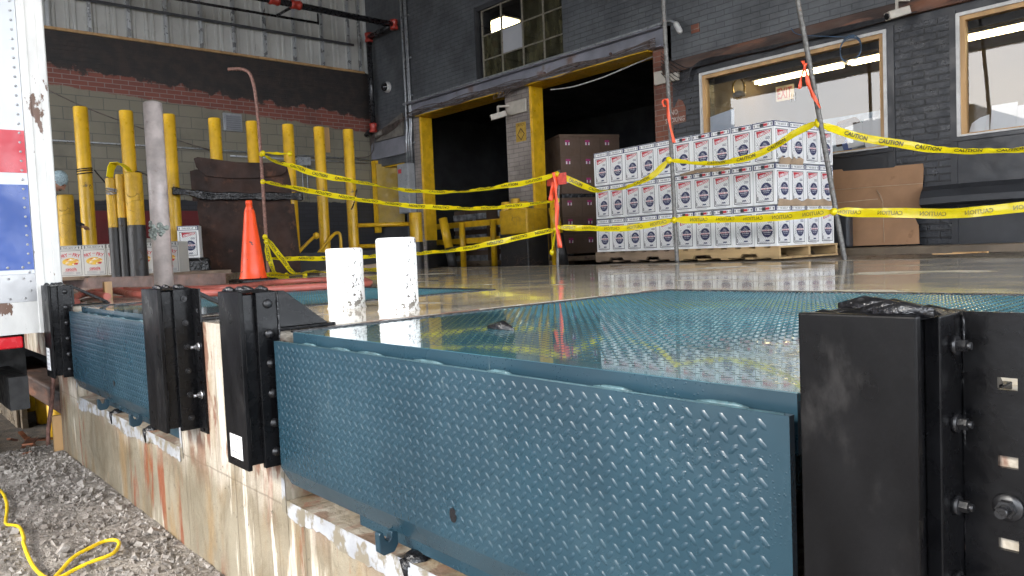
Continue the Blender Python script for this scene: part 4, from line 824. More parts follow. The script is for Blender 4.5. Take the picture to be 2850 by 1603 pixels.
for i,(x,z) in enumerate(((-14.55,2.93),)):
    mb=MB();mb.lathe((x-.25,WY-.09,z),[(0,0),(.06,0),(.06,.25),(0,.25)],12,up=(1,0,.25));mb.hexa([(-14.9,WY-.05,2.82),(-13.8,WY-.05,2.82),(-13.8,WY-.0006,2.82),(-14.9,WY-.0006,2.82),(-14.9,WY-.05,3.0),(-13.8,WY-.05,3.3),(-13.8,WY-.0006,3.3),(-14.9,WY-.0006,3.0)]);solo('broken_sill',mb,M('old_concrete',(.15,.135,.115),.8,0,.3,6,.6,40),'broken pale concrete lump above the small corner door','concrete')

# ------------------------------------------------------------------ side wall at the left
SX=-15.15
t=thing('side_wall','dark side wall of block and brick with grey metal siding above','wall',(SX-.2,4,-.2))
mb=MB();mb.box(SX-.4,SX,-6,WY+.9,-1.6,4.40);part('masonry',mb,m_side,t)
mb=MB();mb.box(SX-.35,SX+.035,-6,9.24,4.401,4.45);part('timber_ledge',mb,m_wood,t)
mb=MB();y=-6.0;vs=[]
while y<9.6:
    for d,a in((0,0),(.02,.028),(.06,.028),(.08,0),(.11,0),(.13,.028),(.17,.028),(.19,0)): vs.append((y+d,-.12+a))
    y+=.33
m_=len(vs);mb.add([(SX+b,a,4.45) for a,b in vs]+[(SX+b,a,6.9) for a,b in vs],[(i,i+1,m_+i+1,m_+i) for i in range(m_-1)]);part('siding',mb,m_siding,t)
mb=MB();mb.box(SX-.4,SX-.2,-6,WY+.9,4.4,6.9);part('siding_backing',mb,m_dark,t)
for k in range(15):
    y=2.95+.66*(k-5)
    if y<9.05: mb=MB();mb.box(SX-.075,SX-.005,y-.025,y+.025,4.452,6.8);part('stud',mb,m_alu,t)
mb=MB();mb.box(SX-.072,SX-.01,9.15,9.2,4.452,6.8);part('stud',mb,m_alu,t)
for z in(5.02,6.05):
    mb=MB();mb.box(SX-.004,SX+.02,-6,9.0,z-.025,z+.025);part('girt',mb,M('dark_girt',(.05,.052,.056),.45,.3),t)
mb=MB();mb.tube([(SX+.03,-6,2.47),(SX+.03,5.1,2.47),(SX+.03,9.2,2.43)],.018,6);solo('wall_conduit',mb,m_pipe,'thin grey conduit running along the side wall behind the bollards','conduit')
mb=MB();mb.tube([(SX+.03,6.0,2.36),(SX+.03,9.25,2.36)],.02,6);mb.tube([(SX+.03,7.55,2.3),(SX+.03,7.55,1.5)],.012,6);mb.tube([(SX+.03,7.66,2.3),(SX+.03,7.66,1.5)],.012,6);mb.box(SX+.0005,SX+.06,7.45,7.75,2.24,2.42);solo('wall_conduit',mb,m_pipe,'lower grey conduit with a junction box near the corner door','conduit')
t=thing('wall_vent','grey louvred vent hood on the side wall between bollards','vent',(SX,6.07,2.87))
mb=MB();mb.box(SX+.0005,SX+.05,5.9,6.28,2.86,3.22);part('hood',mb,m_egrey,t,.008);mb=MB()
for k in range(7): mb.hexa([(SX+.051,5.94,2.90+k*.042),(SX+.085,5.94,2.885+k*.042),(SX+.085,6.24,2.885+k*.042),(SX+.051,6.24,2.90+k*.042),(SX+.051,5.94,2.912+k*.042),(SX+.085,5.94,2.897+k*.042),(SX+.085,6.24,2.897+k*.042),(SX+.051,6.24,2.912+k*.042)])
part('louvres',mb,m_steelb,t)
mb=MB();mb.box(SX+.0005,SX+.03,8.0,8.25,2.55,3.1);solo('plywood_scrap',mb,m_wood,'narrow plywood strip fixed on the side wall behind a bollard','board')
mb=MB();mb.tube(smooth([(SX+.03,2.7,3.42),(SX+.4,3.4,3.0),(SX+.3,4.6,2.65),(SX+.05,5.6,2.45)],6),.01,5);solo('sagging_wire',mb,m_cable,'black wire sagging across the side wall at left','wire')
mb=MB();mb.box(-10.98,-10.84,4.95,7.1,-.14,.31);solo('kerb_wall',mb,m_dark,'low dark kerb wall in front of the right bollards','wall',None,.01)

# ------------------------------------------------------------------ bollards
ys=[2.46,3.01,3.56,4.20,4.76,5.34,5.87,6.40]
labs=['leftmost tall yellow bollard, bound with a black strap beside the truck','second tall yellow bollard from the left, behind the cluster of short pipes','third tall yellow bollard, just right of the bare steel pipe','fourth tall yellow bollard, its foot hidden by the rusted plate','fifth tall yellow bollard, directly behind the hooked rebar','sixth tall yellow bollard at the right edge of the rusted plate','seventh tall yellow bollard with a dark scar halfway up','rightmost tall yellow bollard, joined by a yellow guard rail']
for i,y in enumerate(ys):
    x=-11.1;z=2.33;lean=(.0,.03,.02,0,.0,.05,.0,.0)[i]
    t=thing('bollard',labs[i],'bollard',(x,y,-.15),'tall yellow bollards along the side wall')
    mb=MB();mb.lathe((x,y,-.15),[(.086,0),(.086,z+.15-.015),(.08,z+.15-.003),(0,z+.155)],28);part('pipe',mb,m_yellow,t)
    if i in(0,):
        mb=MB()
        for dz in(0,.035,.06): mb.tube([(x+.09*math.cos(k*PI/9),y+.09*math.sin(k*PI/9),1.46+dz+.012*math.sin(k*PI/9)) for k in range(19)],.008,5)
        part('strap',mb,m_film,t)
    if i in(5,6): mb=MB();mb.lathe((x,y,1.27 if i==5 else 1.22),[(.0868,0),(.0885,.02),(.0868,.06)],24);part('dark_scar',mb,m_rust,t)
mb=MB();mb.tube(smooth([(-11.0,2.55,1.5),(-10.98,2.7,1.28),(-10.95,2.8,1.05),(-10.9,2.85,.8)],5),.010,5);mb.tube(smooth([(-10.99,3.05,1.5),(-10.9,3.2,1.42),(-10.9,3.3,1.2),(-10.88,3.36,.95)],5),.012,5);mb.tube(smooth([(-11.0,6.45,1.33),(-11.02,6.4,1.12),(-11.0,6.33,1.0)],4),.012,5);solo('torn_strap',mb,m_film,'torn black plastic strap trailing between the left bollards','strap')
# three yellow-black pipes, short bollard
cl=[(-8.79,2.235,.078,1.16,.64,'thin left pipe of the yellow and black bollard cluster, wrapped in clear tape'),(-8.66,2.37,.062,1.22,.72,'thin middle pipe of the cluster with yellow webbing over its top'),(-8.56,2.44,.092,1.20,.65,'thick right pipe of the cluster, its yellow paint cracked above the black base')]
cl=[(-8.83,2.20,.055,1.165,.64,cl[0][5]),(-8.76,2.275,.05,1.20,.74,cl[1][5]),(-8.655,2.375,.088,1.21,.655,cl[2][5])]
for x,y,r_,zt_,zs,lab in cl:
    t=thing('short_bollard',lab,'bollard',(x,y,.09),'cluster of short yellow and black pipes')
    mb=MB();mb.lathe((x,y,0),[(r_,zs),(r_*1.0,zt_-.01),(r_*.93,zt_),(0,zt_+.004)],26);part('yellow_top',mb,m_ylump,t)
    mb=MB();mb.lathe((x,y,0),[(r_*1.03,.05),(r_*1.02,zs-.02),(r_*.98,zs+.004)],26);part('black_base',mb,m_blump,t)
mb=MB();pts=[(-8.83,2.19,1.17),(-8.84,2.21,1.27),(-8.83,2.235,1.32),(-8.77,2.29,1.32),(-8.73,2.34,1.27),(-8.71,2.36,1.23)]
for a,b in zip(pts,pts[1:]): mb.bar(a,b,.11,.006,up=(.6,.6,.2))
solo('yellow_webbing',mb,m_tape,'stiff yellow webbing loop bent over the cluster of short pipes','webbing')
mb=MB()
for k in range(5): mb.tube([(-8.82+.075*math.cos(a*.5)-.0,2.22+.075*math.sin(a*.5),1.0+.012*k+.01*math.sin(a+k)) for a in range(-4,4)],.006,4)
solo('clear_tape_wrap',mb,m_film2,'crumpled clear tape wound round the thin cluster pipes','tape')
x,y=-10.29,2.05;t=thing('short_bollard','single short yellow bollard with lumpy paint beside the truck corner post','bollard',(x,y,.05))
mb=MB();mb.lathe((x,y,0),[(.085,.05),(.09,.5),(.088,1.09),(.08,1.105),(0,1.108)],26);part('pipe',mb,m_ylump,t)
# rail bollard, railings
t=thing('short_bollard','short yellow bollard with black foot below the electrical panel','bollard',(-10.5,7.25,-.1))
mb=MB();mb.lathe((-10.5,7.25,0),[(.108,.42),(.108,.90),(.1,.915),(0,.918)],26);part('yellow_top',mb,m_yellow,t);mb=MB();mb.lathe((-10.5,7.25,0),[(.112,-.12),(.112,.42)],26);part('black_base',mb,m_blump,t)
t=thing('guard_rail','two bar yellow pipe guard rail between the rightmost tall bollard and the panel bollard','guard rail',(-10.8,6.8,.3))
for z in(.735,.385): mb=MB();mb.cyl((-11.02,6.45,z),(-10.6,7.2,z-.005),.036,n=14);part('rail',mb,m_yellow,t)
t=thing('stair_handrail','bent yellow pipe handrails low between the right bollards','handrail',(-11.0,5.7,-.1))
mb=MB();mb.tube(smooth([(-11.2,5.42,.30),(-11.1,5.6,.50),(-11.04,5.68,.575)],4),.026,8);mb.lathe((-11.04,5.69,.58),[(0,-.06),(.05,-.03),(.05,.03),(0,.06)],10);part('rail',mb,m_yellow,t)
mb=MB();mb.tube(smooth([(-11.02,5.70,.30),(-10.92,5.84,.50),(-10.85,5.92,.60),(-10.80,5.97,.60),(-10.79,5.985,.5),(-10.79,5.985,.25)],4),.026,8);part('rail',mb,m_yellow,t)
# pillar guard
t=thing('pillar_guard','big yellow and black steel guard box at the foot of the brick pillar','column guard',(-9.72,8.98,-.1))
mb=MB();mb.box(-10.075,-9.36,8.75,9.24,.49,.92);part('yellow_top',mb,m_ylump,t,.03);mb=MB();mb.box(-10.08,-9.355,8.745,9.245,-.14,.488);part('black_base',mb,m_blump,t,.02)
for x,y,z,lab in((-9.985,8.84,1.07,'left yellow pipe stub standing in the pillar guard'),(-9.83,8.93,1.12,'tallest middle yellow pipe stub standing in the pillar guard'),(-9.50,8.86,1.05,'right yellow pipe stub standing in the pillar guard')):
    if x==-9.50: x,y=-9.58,8.90
    mb=MB();mb.lathe((x,y,.90),[(.082,0),(.082,z-.9-.012),(.074,z-.9),(0,z-.897)],22);solo('pipe_stub',mb,m_ylump,lab,'bollard','pipe stubs in the pillar guard')
for (p,q,r_,zb,lab) in (((-11.81,9.0,-.1),(-12.08,9.0,.90),.088,.30,'leaning yellow and black bollard in the left loading door'),((-8.76,9.0,-.1),(-8.96,9.0,.90),.085,.45,'leaning yellow and black bollard right of the pillar guard, behind the cartons')):
    t=thing('leaning_bollard',lab,'bollard',p,'leaning bollards at the loading doors');p=Vector(p);q=Vector(q);k=(zb-p.z)/(q.z-p.z);c=p.lerp(q,k)
    mb=MB();mb.cyl(c,q,r_,n=22);part('yellow_top',mb,m_yellow,t);mb=MB();mb.cyl(p,c,r_*1.03,n=22);part('black_base',mb,m_blump,t)
mb=MB();mb.cyl((-9.08,9.12,-.1),(-9.08,9.12,1.06),.06,n=18);solo('pipe_post',mb,m_yellow,'thin yellow pipe post just right of the pillar door post','post')
t=thing('inner_guard_rail','yellow two rail guard with posts inside the left loading door','guard rail',(-12.9,10.3,-.1))
for z0,z1 in((.76,.885),(.40,.52)): mb=MB();mb.box(-14.2,-11.85,10.3,10.33,z0-.0,z1);part('rail',mb,m_yellow,t)
for x in(-13.03,-11.98): mb=MB();mb.cyl((x,10.22,-.12),(x,10.22,.86),.065,n=18);part('post',mb,m_yellow,t)
# rusted dock plate with black wrap
t=thing('rusted_plate','huge dark rusted steel dock plate standing upright before the bollards','steel plate',(-10.4,4.3,.0))
A=Vector((-10.78,3.8,0));B=Vector((-9.93,4.86,0));dx=(B-A);nn=Vector((.78,-.62,0))
def pf(a,b,w): p=A+dx*a;return (p.x+nn.x*w,p.y+nn.y*w,b)
mb=MB();mb.prism([(0.03,.02),(.98,.02),(1.0,.06),(.965,1.0),(.93,1.0),(.93,1.09),(-.01,1.09),(-.02,1.0)],pf,0,.03);mb.prism([(-.06,1.09),(.95,1.08),(.945,1.30),(.92,1.50),(.86,1.52),(.62,1.50),(.2,1.52),(.06,1.53),(-.01,1.53),(-.07,1.51)],pf,.005,.03);part('lower_sheet',mb,m_plate,t)
mb=MB();mb.prism([(.05,1.48),(.1,1.43),(.3,1.385),(.6,1.37),(.86,1.40),(.91,1.45),(.93,1.56),(.90,1.60),(.72,1.585),(.4,1.61),(.2,1.66),(.02,1.70),(-.02,1.68),(-.0,1.56)],pf,.031,.055);part('curled_top',mb,m_plate,t,.008)
mb=MB()
for k in range(7): 
    off=R.uniform(-.02,.02);mb.tube(smooth([pf(-.25,1.27+off-.01*k,.04),pf(-.12,1.25+off-.02*k/2,.05),pf(.1,1.2-.015*k,.065),pf(.4,1.17-.012*k+off,.072),pf(.7,1.15-.012*k,.07),pf(1.0,1.14-.014*k+off,.06),pf(1.06,1.12-.01*k,.02)],5),[.022+.01*math.sin(i) for i in range(31)],6)
solo('black_film_wrap',mb,m_film,'twisted black plastic film strung round the rusted plate and third bollard','plastic wrap')
mb=MB();mb.bar((-8.7,4.5,.01),(-8.3,5.3,.09),.03,.09);solo('leaning_plank',mb,m_palletold,'short brown plank lying near the plate foot behind the left white post','plank')
# ------------------------------------------------------------------ salad oil cartons
BW,BH=.278,.445
FM=[m_boxw,m_navy,m_blk,m_redp,m_white,m_latt,m_grayp]
def carton_face(mb,fn,front):
    w,h=BW-.006,BH-.008
    def rect(x0,x1,z0,z1,lv,m): mb.add([fn(x0,z0,lv),fn(x1,z0,lv),fn(x1,z1,lv),fn(x0,z1,lv)],[(0,1,2,3)],m)
    def L(lv): return lambda a,b:fn(a,b,lv)
    hw=w/2
    rect(-hw,hw,h-.062,h-.002,1,1);rect(-hw*.90,hw*.90,h-.054,h-.012,2,0)
    for x in(-hw*.78,hw*.78): mb.add([fn(x-.011,h-.032,3),fn(x+.011,h-.032,3),fn(x,h-.018,3)],[(0,1,2)],2);rect(x-.004,x+.004,h-.049,h-.032,3,2)
    mb.text('THIS SIDE UP',.030,lambda a,b:fn(a,h-.033+b,3),2,width=w*.56,bold=.015)
    if front: rect(-.035,.012,h-.052,h-.016,4,2);rect(.008,.055,h-.046,h-.02,5,3)
    x0,x1,z0,z1=-hw*.80,hw*.80,.028,h-.082
    rect(x0,x1,z0,z1,1,2);rect(x0+.007,x1-.007,z0+.007,z1-.007,2,5)
    mb.add([fn(-.085,z1-.012,3),fn(-.072,z1-.078,3),fn(.088,z1-.038,3),fn(.095,z1-.012,3)],[(0,1,2,3)],3)
    c_,s_=math.cos(.20),math.sin(.20)
    mb.text('ADMIRATION',.040,lambda a,b:fn(.008+a*c_-b*s_,z1-.040+a*s_+b*c_,4),4,width=.150,bold=.03)
    rect(.03,.085,z1-.088,z1-.080,3,6);rect(.03,.085,z1-.103,z1-.094,3,6)
    cz=.165;poly=[]
    for k in range(44):
        r_=(.073 if k%2 else .065);a=2*PI*k/44;poly.append((.022+r_*math.cos(a),cz+r_*1.02*math.sin(a)))
    mb.add([fn(a,b,3) for a,b in poly],[tuple(range(44))],1)
    for s_t,dz,wd,sz,mt in(('Pure',.044,.03,.014,4),('WINTERIZED',.028,.06,.009,4),('SALAD OIL',.006,.118,.024,3),('SOYA BEAN',-.017,.09,.016,4),('FRYING COOKING',-.037,.07,.008,4)):
        if mt==3: rect(.022-.066,.022+.066,cz+dz-.009,cz+dz+.010,4,4)
        mb.text(s_t,sz,(lambda dz:lambda a,b:fn(.022+a,cz+dz+b,5))(dz),mt,width=wd,bold=.02)
    rect(-.002,.05,.055,.069,3,1);rect(x0+.012,x0+.016,.045,.12,3,2)
    for k in range(7): rect(x0+.014,x0+.032,.05+.006*k,.0535+.006*k,3,2)
    # simple loose scribble of dark print left of the badge, no figure
    for k in range(9):
        a=-.083+R.uniform(-.004,.03);b=.125+.012*k;rect(a,a+R.uniform(.008,.022),b,b+R.uniform(.002,.005),3,2)
    for k in range(3): rect(-.08,R.uniform(0,.07),.038+.0055*k,.0405+.0055*k,3,6)
    rect(-.09,.06,.014,.018,1,6)
def carton_mesh(front,side):
    mb=MB();hw=(BW-.006)/2;d=.0005
    mb.box(-hw,hw,-hw,hw,0,BH-.008,0)
    if front: carton_face(mb,lambda a,b,l:(a,-hw-d*l,b),front==2)
    if side: carton_face(mb,lambda a,b,l:(hw+d*l,a,b),False)
    return mesh('salad_oil_carton',mb,FM)
cm={k:carton_mesh(*k) for k in((1,0),(2,0),(2,1),(0,1))}
g=math.radians(-5.5);ex=Vector((math.cos(g),math.sin(g),0));ey=Vector((-math.sin(g),math.cos(g),0));pc=Vector((-4.05,7.4,0));Z0=.14
ordn=['nearest','second','third','fourth','fifth','sixth','seventh','eighth','ninth','tenth']
lay=['bottom','middle','top']
for k in range(3):
    for i in range(10):
        key=(2,1) if i==0 else (2,0) if i<5 else (1,0)
        o=bpy.data.objects.new('salad_oil_carton',cm[key]);C.objects.link(o)
        p=pc-ex*(BW*(i+.5)+(.012 if i>4 else 0)+R.uniform(-.003,.003))+ey*(BW/2+R.uniform(-.004,.006));p.z=Z0+BH*k+.001;o.location=p;o.rotation_euler=(0,0,g+R.uniform(-.012,.012))
        if i==0: lb='white oil carton in the %s layer at the front right corner of the stack'%lay[k]
        else: lb='white oil carton in the %s layer, %s from the right on the front face'%(lay[k],ordn[i])
        if i==9: lb='white oil carton in the %s layer at the far left end of the front face'%lay[k]
        tag(o,lb,'carton','white salad oil cartons on the pallets')
    for j in range(1,4):
        o=bpy.data.objects.new('salad_oil_carton',cm[(0,1)]);C.objects.link(o)
        p=pc-ex*(BW/2+R.uniform(-.003,.004))+ey*(BW*(j+.5));p.z=Z0+BH*k+.001;o.location=p;o.rotation_euler=(0,0,g+R.uniform(-.012,.012))
        tag(o,'white oil carton in the %s layer, %s from the corner on the shaded side'%(lay[k],ordn[j]),'carton','white salad oil cartons on the pallets')
mb=MB()     # covers the hollow behind the visible cartons so nothing shows from above
pts=[pc-ex*(BW*10-.02)+ey*.28,pc-ex*.28+ey*.28,pc-ex*.28+ey*(BW*4-.01),pc-ex*(BW*10-.02)+ey*(BW*4-.01)]
mb.hexa([(p.x,p.y,Z0+.002) for p in pts]+[(p.x,p.y,Z0+3*BH-.012) for p in pts]);solo('carton_block',mb,m_boxw,'plain white inner block of cartons behind the printed outer rows','carton')
for n_,k,lb in((0,2,'torn kraft paper slip sheet poking out under the top cartons on the right side'),(1,1,'wide torn kraft slip sheet above the bottom cartons on the right side')):
    mb=MB();z=Z0+BH*k;a0,a1=((.05,.45),(.02,.98))[n_]
    for q in range(10):
        t0=lerp(a0,a1,q/10)*BW*4;t1=lerp(a0,a1,(q+1)/10)*BW*4
        h0=.02+.045*abs(math.sin(q*1.3+n_));h1=.02+.045*abs(math.sin((q+1)*1.3+n_))
        A_=pc+ex*.008+ey*t0;B_=pc+ex*.008+ey*t1
        mb.quad((A_.x,A_.y,z-.02),(B_.x,B_.y,z-.02),(B_.x+.012,B_.y,z+h1),(A_.x+.012,A_.y,z+h0))
    solo('slip_sheet',mb,m_kraft,lb,'paper','kraft slip sheets between carton layers')
mb=MB()
for q in range(8):
    t0=BW*(2.0+2.6*q/8);t1=BW*(2.0+2.6*(q+1)/8);z=Z0+2*BH;A_=pc-ex*t0-ey*.012;B_=pc-ex*t1-ey*.012
    mb.quad((A_.x,A_.y,z-.015-.012*math.sin(q)),(B_.x,B_.y,z-.015),(B_.x,B_.y-.02,z+.03*math.sin((q+1)*PI/8)),(A_.x,A_.y-.02,z+.03*math.sin(q*PI/8)))
solo('slip_sheet',mb,m_kraft,'pale kraft slip sheet sagging out between top and middle cartons on the front face','paper','kraft slip sheets between carton layers')
def pallet(label,u0,u1,mt):
    c=pc-ex*((u0+u1)/2)+ey*(BW*2);t=thing('wooden_pallet',label,'pallet',(c.x,c.y,0),'pallets under the white cartons')
    D=BW*4+.02;
    def P(a,b,z): v=pc-ex*a+ey*b;return (v.x,v.y,z)
    def slab_(a0,a1,b0,b1,z0,z1,mb): mb.hexa([P(a1,b0,z0),P(a0,b0,z0),P(a0,b1,z0),P(a1,b1,z0),P(a1,b0,z1),P(a0,b0,z1),P(a0,b1,z1),P(a1,b1,z1)])
    mb=MB()
    for k in range(8): s0=lerp(u0-.01,u1-.10,k/7);slab_(s0,s0+.105,-.012,D,Z0-.02,Z0-.001,mb)
    part('deck_boards',mb,mt,t,.002)
    for b0 in(-.008,D/2-.02,D-.045):
        mb=MB();L=u1-u0+.01
        def prof(a,z,w): return P(u0-.005+a,b0+w,z)
        n0=[(0,.022),(.18*L,.022),(.20*L,.062),(.33*L,.062),(.35*L,.022),(.62*L,.022),(.64*L,.062),(.80*L,.062),(.82*L,.022),(L,.022),(L,Z0-.0205),(0,Z0-.0205)]
        mb.prism(n0,prof,0,.038);part('stringer',mb,mt,t)
    mb=MB()
    for k in range(5): s0=lerp(u0-.01,u1-.10,k/4);slab_(s0,s0+.10,-.01,D,.002,.0215,mb)
    part('bottom_boards',mb,mt,t,.002)
pallet('fresh yellow wooden pallet under the right half of the white cartons',-.02,BW*5-.005,m_pallet)
pallet('weathered grey wooden pallet under the left half of the white cartons',BW*5+.012,BW*10+.03,m_palletold)
# ------------------------------------------------------------------ brown cartons behind
e1=Vector((.42,.907,0));e2=Vector((-.907,.42,0));bc=Vector((-9.62,9.9,0));bw=.395
def brown_mesh():
    mb=MB();mb.box(0,bw-.004,0,bw-.004,0,.343,0)
    x0=bw*.25;mb.quad((x0,-.001,.20),(x0+.09,-.001,.20),(x0+.09,-.001,.29),(x0,-.001,.29),1)
    mb.quad((x0+.004,-.0015,.20),(x0+.028,-.0015,.20),(x0+.028,-.0015,.25),(x0+.004,-.0015,.25),2);mb.quad((x0+.062,-.0015,.20),(x0+.086,-.0015,.20),(x0+.086,-.0015,.25),(x0+.062,-.0015,.25),2);mb.quad((x0+.034,-.0015,.228),(x0+.072,-.0015,.228),(x0+.072,-.0015,.246),(x0+.034,-.0015,.246),3)
    x=bw-.005;mb.quad((x+.0012,bw*.4,.2),(x+.0012,bw*.4+.09,.2),(x+.0012,bw*.4+.09,.29),(x+.0012,bw*.4,.29),1);mb.quad((x+.0018,bw*.4+.004,.2),(x+.0018,bw*.4+.028,.2),(x+.0018,bw*.4+.028,.25),(x+.0018,bw*.4+.004,.25),2)
    return mesh('brown_carton',mb,[m_cardd,m_pinkl,m_white,m_navy])
bm=brown_mesh();ba=math.atan2(e1.y,e1.x)
lv=[.12,.465,.81,1.22,1.565,1.91]
ln=['bottom','second','third','fourth','fifth','top']
for k,z in enumerate(lv):
    for i in range(5):
        o=bpy.data.objects.new('brown_carton',bm);C.objects.link(o)
        # local x -> e1 (right face), front face -Y local faces (+X,-Y) world
        if i<3: p=bc+e1*(bw*i);lb='brown carton in the %s layer, %s on the labelled right face'%(ln[k],('nearest the corner','in the middle','farthest back')[i])
        else: p=bc+e2*(bw*(i-2));lb='brown carton in the %s layer, %s on the left face'%(ln[k],('next to the corner','farthest left')[i-3])
        o.location=(p.x,p.y,z-.02);o.rotation_euler=(0,0,ba);tag(o,lb,'carton','brown cartons stacked inside the right loading door')
        if i>=3: o.rotation_euler=(0,0,ba)
for z,lb in((-.03,'wooden pallet under the brown cartons'),(1.125,'pallet wrapped in black film in the middle of the brown carton stack')):
    mb=MB();P_=lambda a,b,zz:tuple((bc+e1*a+e2*b)+Vector((0,0,zz)))
    mb.hexa([P_(0,0,z),P_(bw*3,0,z),P_(bw*3,bw*3,z),P_(0,bw*3,z),P_(0,0,z+.085),P_(bw*3,0,z+.085),P_(bw*3,bw*3,z+.085),P_(0,bw*3,z+.085)]);solo('carton_pallet',mb,m_palletold if z<0 else m_film,lb,'pallet')
mb=MB();P_=lambda a,b,zz:tuple((bc+e1*a+e2*b)+Vector((0,0,zz)));mb.hexa([P_(-.01,-.01,2.235),P_(bw*3,-.01,2.235),P_(bw*3,bw*3,2.235),P_(-.01,bw*3,2.235),P_(-.01,-.01,2.285),P_(bw*3,-.01,2.285),P_(bw*3,bw*3,2.285),P_(-.01,bw*3,2.285)]);solo('carton_tray_lid',mb,m_cardd,'flat brown cardboard lid on top of the brown cartons','cardboard')
for i,(x,y,w,z1,lab) in enumerate(((-14.3,11.0,1.2,1.2,'film wrapped dark pallet load at the left inside the left loading door'),(-12.9,11.2,1.25,1.24,'film wrapped dark pallet load in the middle inside the left loading door'),(-11.5,11.0,1.1,1.22,'film wrapped dark pallet load beside the pillar inside the left loading door'))):
    t=thing('wrapped_pallet_load',lab,'pallet load',(x+w/2,y+.5,-.12),'wrapped pallet loads in the dark storeroom')
    mb=MB()
    for a in range(3):
        for b in range(3): mb.box(x+a*w/3,x+(a+1)*w/3-.01,y,y+1.0,.0+b*z1/3,(b+1)*z1/3-.012)
    part('cartons',mb,m_cardd,t);mb=MB();n=14
    for b in range(5):
        vs=[(x-.02+(w+.03)*i/n,y-.012-.012*R.random(),b*z1/5+dz) for dz in(0,z1/9) for i in range(n+1)]
        mb.add(vs,[(i,i+1,n+2+i,n+1+i) for i in range(n)],0,True)
    part('film_bands',mb,m_film2,t)
    mb=MB();mb.quad((x+w*.6,y-.03,z1*.7),(x+w*.6+.12,y-.03,z1*.7),(x+w*.6+.12,y-.03,z1*.7+.2),(x+w*.6,y-.03,z1*.7+.2));part('paper_label',mb,m_grayp,t)
    mb=MB();mb.box(x,x+w,y,y+1,-.12,-.005);part('pallet',mb,m_palletold,t)
# ------------------------------------------------------------------ FRY cartons
def fry_mesh():
    mb=MB();w,h=.262,.345;hw=w/2;mb.box(-hw,hw,-hw,hw,0,h,0)
    def fn(a,b,l): return (hw+.0006*l,a,b)
    def rect(x0,x1,z0,z1,lv,m): mb.add([fn(x0,z0,lv),fn(x1,z0,lv),fn(x1,z1,lv),fn(x0,z1,lv)],[(0,1,2,3)],m)
    rect(-hw,hw,h-.045,h-.004,1,1);rect(-hw*.96,hw*.96,h-.042,h-.008,2,0);mb.text('THIS SIDE UP',.026,lambda a,b:fn(a,h-.025+b,3),1,width=.15,bold=.015)
    for x in(-.098,.098): mb.add([fn(x-.012,h-.025,3),fn(x+.012,h-.025,3),fn(x,h-.010,3)],[(0,1,2)],1);rect(x-.004,x+.004,h-.04,h-.025,3,1)
    rect(-hw*.9,hw*.9,.012,h-.056,1,1);rect(-hw*.87,hw*.87,.016,h-.06,2,0)
    for s_,x,rot in(('FRY',-.068,.25),('FRY',.068,-.25)):
        c_,n_=math.cos(rot),math.sin(rot);mb.text(s_,.052,(lambda x,c_,n_:lambda a,b:fn(x+a*c_-b*n_,.235+a*n_+b*c_,3))(x,c_,n_),2,width=.082,bold=.03)
    rect(-.018,.018,.248,.254,3,2)
    mb.add([fn(.092*math.cos(k*PI/12),.165+.042*math.sin(k*PI/12),3) for k in range(24)],[tuple(range(24))],3)
    for k in range(16): a=R.uniform(-.08,.06);b=.165+R.uniform(-.032,.032);mb.add([fn(a,b,4),fn(a+.05*R.random()+.015,b+R.uniform(-.012,.012),4),fn(a+.02,b+.007,4)],[(0,1,2)],4 if k%3 else 2)
    mb.add([fn(.062+.018*math.cos(k*PI/6),.142+.012*math.sin(k*PI/6),5) for k in range(12)],[tuple(range(12))],2)
    mb.text('canola',.04,lambda a,b:fn(a,.088+b,3),2,width=.12,bold=.02);mb.text('LIQUID FRYING OIL',.02,lambda a,b:fn(a,.066+b,3),2,width=.13,bold=.02)
    for k in range(4): rect(-.09,.02+.012*(k%2),.026+.008*k,.029+.008*k,3,5)
    for k in range(8): rect(.052+.006*k,.055+.006*k,.024,.05,3,5)
    return mesh('fry_oil_carton',mb,[M('shaded_white_carton',(.50,.49,.46),.5,0,.06,4,.05,20),m_blk,m_redp,m_yelp,m_white,m_grayp])  # carton white darkened in place of the truck's shade
fm=fry_mesh()
for x,y,z,rz,lb in((-9.57,1.98,.15,-.70,'white frying oil carton half hidden by the truck post, at the left of the row'),(-9.39,2.18,.15,-.73,'white frying oil carton fully visible in front of the leftmost tall bollard'),(-9.21,2.38,.15,-.71,'white frying oil carton partly behind the cluster of short pipes'),(-9.03,2.58,.15,-.74,'white frying oil carton just left of the bare pipe post'),(-8.85,2.78,.15,-.70,'white frying oil carton mostly hidden behind the bare pipe post'),(-9.55,2.62,.215,-.6,'white frying oil carton in the second row, its top showing above the front row')):
    o=bpy.data.objects.new('fry_oil_carton',fm);C.objects.link(o);o.location=(x,y,z-.02);o.rotation_euler=(0,0,rz);tag(o,lb,'carton','frying oil cartons beside the truck')
o=bpy.data.objects.new('salad_oil_carton',cm[(0,1)]);C.objects.link(o);o.location=(-10.72,3.62,.30);o.rotation_euler=(0,0,-.5);tag(o,'single white oil carton peeking out left of the rusted plate','carton')
mb=MB();mb.hexa([(-10.0,1.6,.095),(-9.2,1.6,.095),(-8.5,3.3,.095),(-9.9,3.3,.095),(-10.0,1.6,.132),(-9.2,1.6,.132),(-8.5,3.3,.132),(-9.9,3.3,.132)]);solo('carton_board',mb,m_palletold,'flat dark wooden boards under the frying oil cartons','pallet')
mb=MB();mb.box(-10.95,-10.45,3.35,3.8,-.02,.298);solo('black_bag',mb,m_film,'black plastic bag bundle under the single carton by the plate','bag',None,.05)
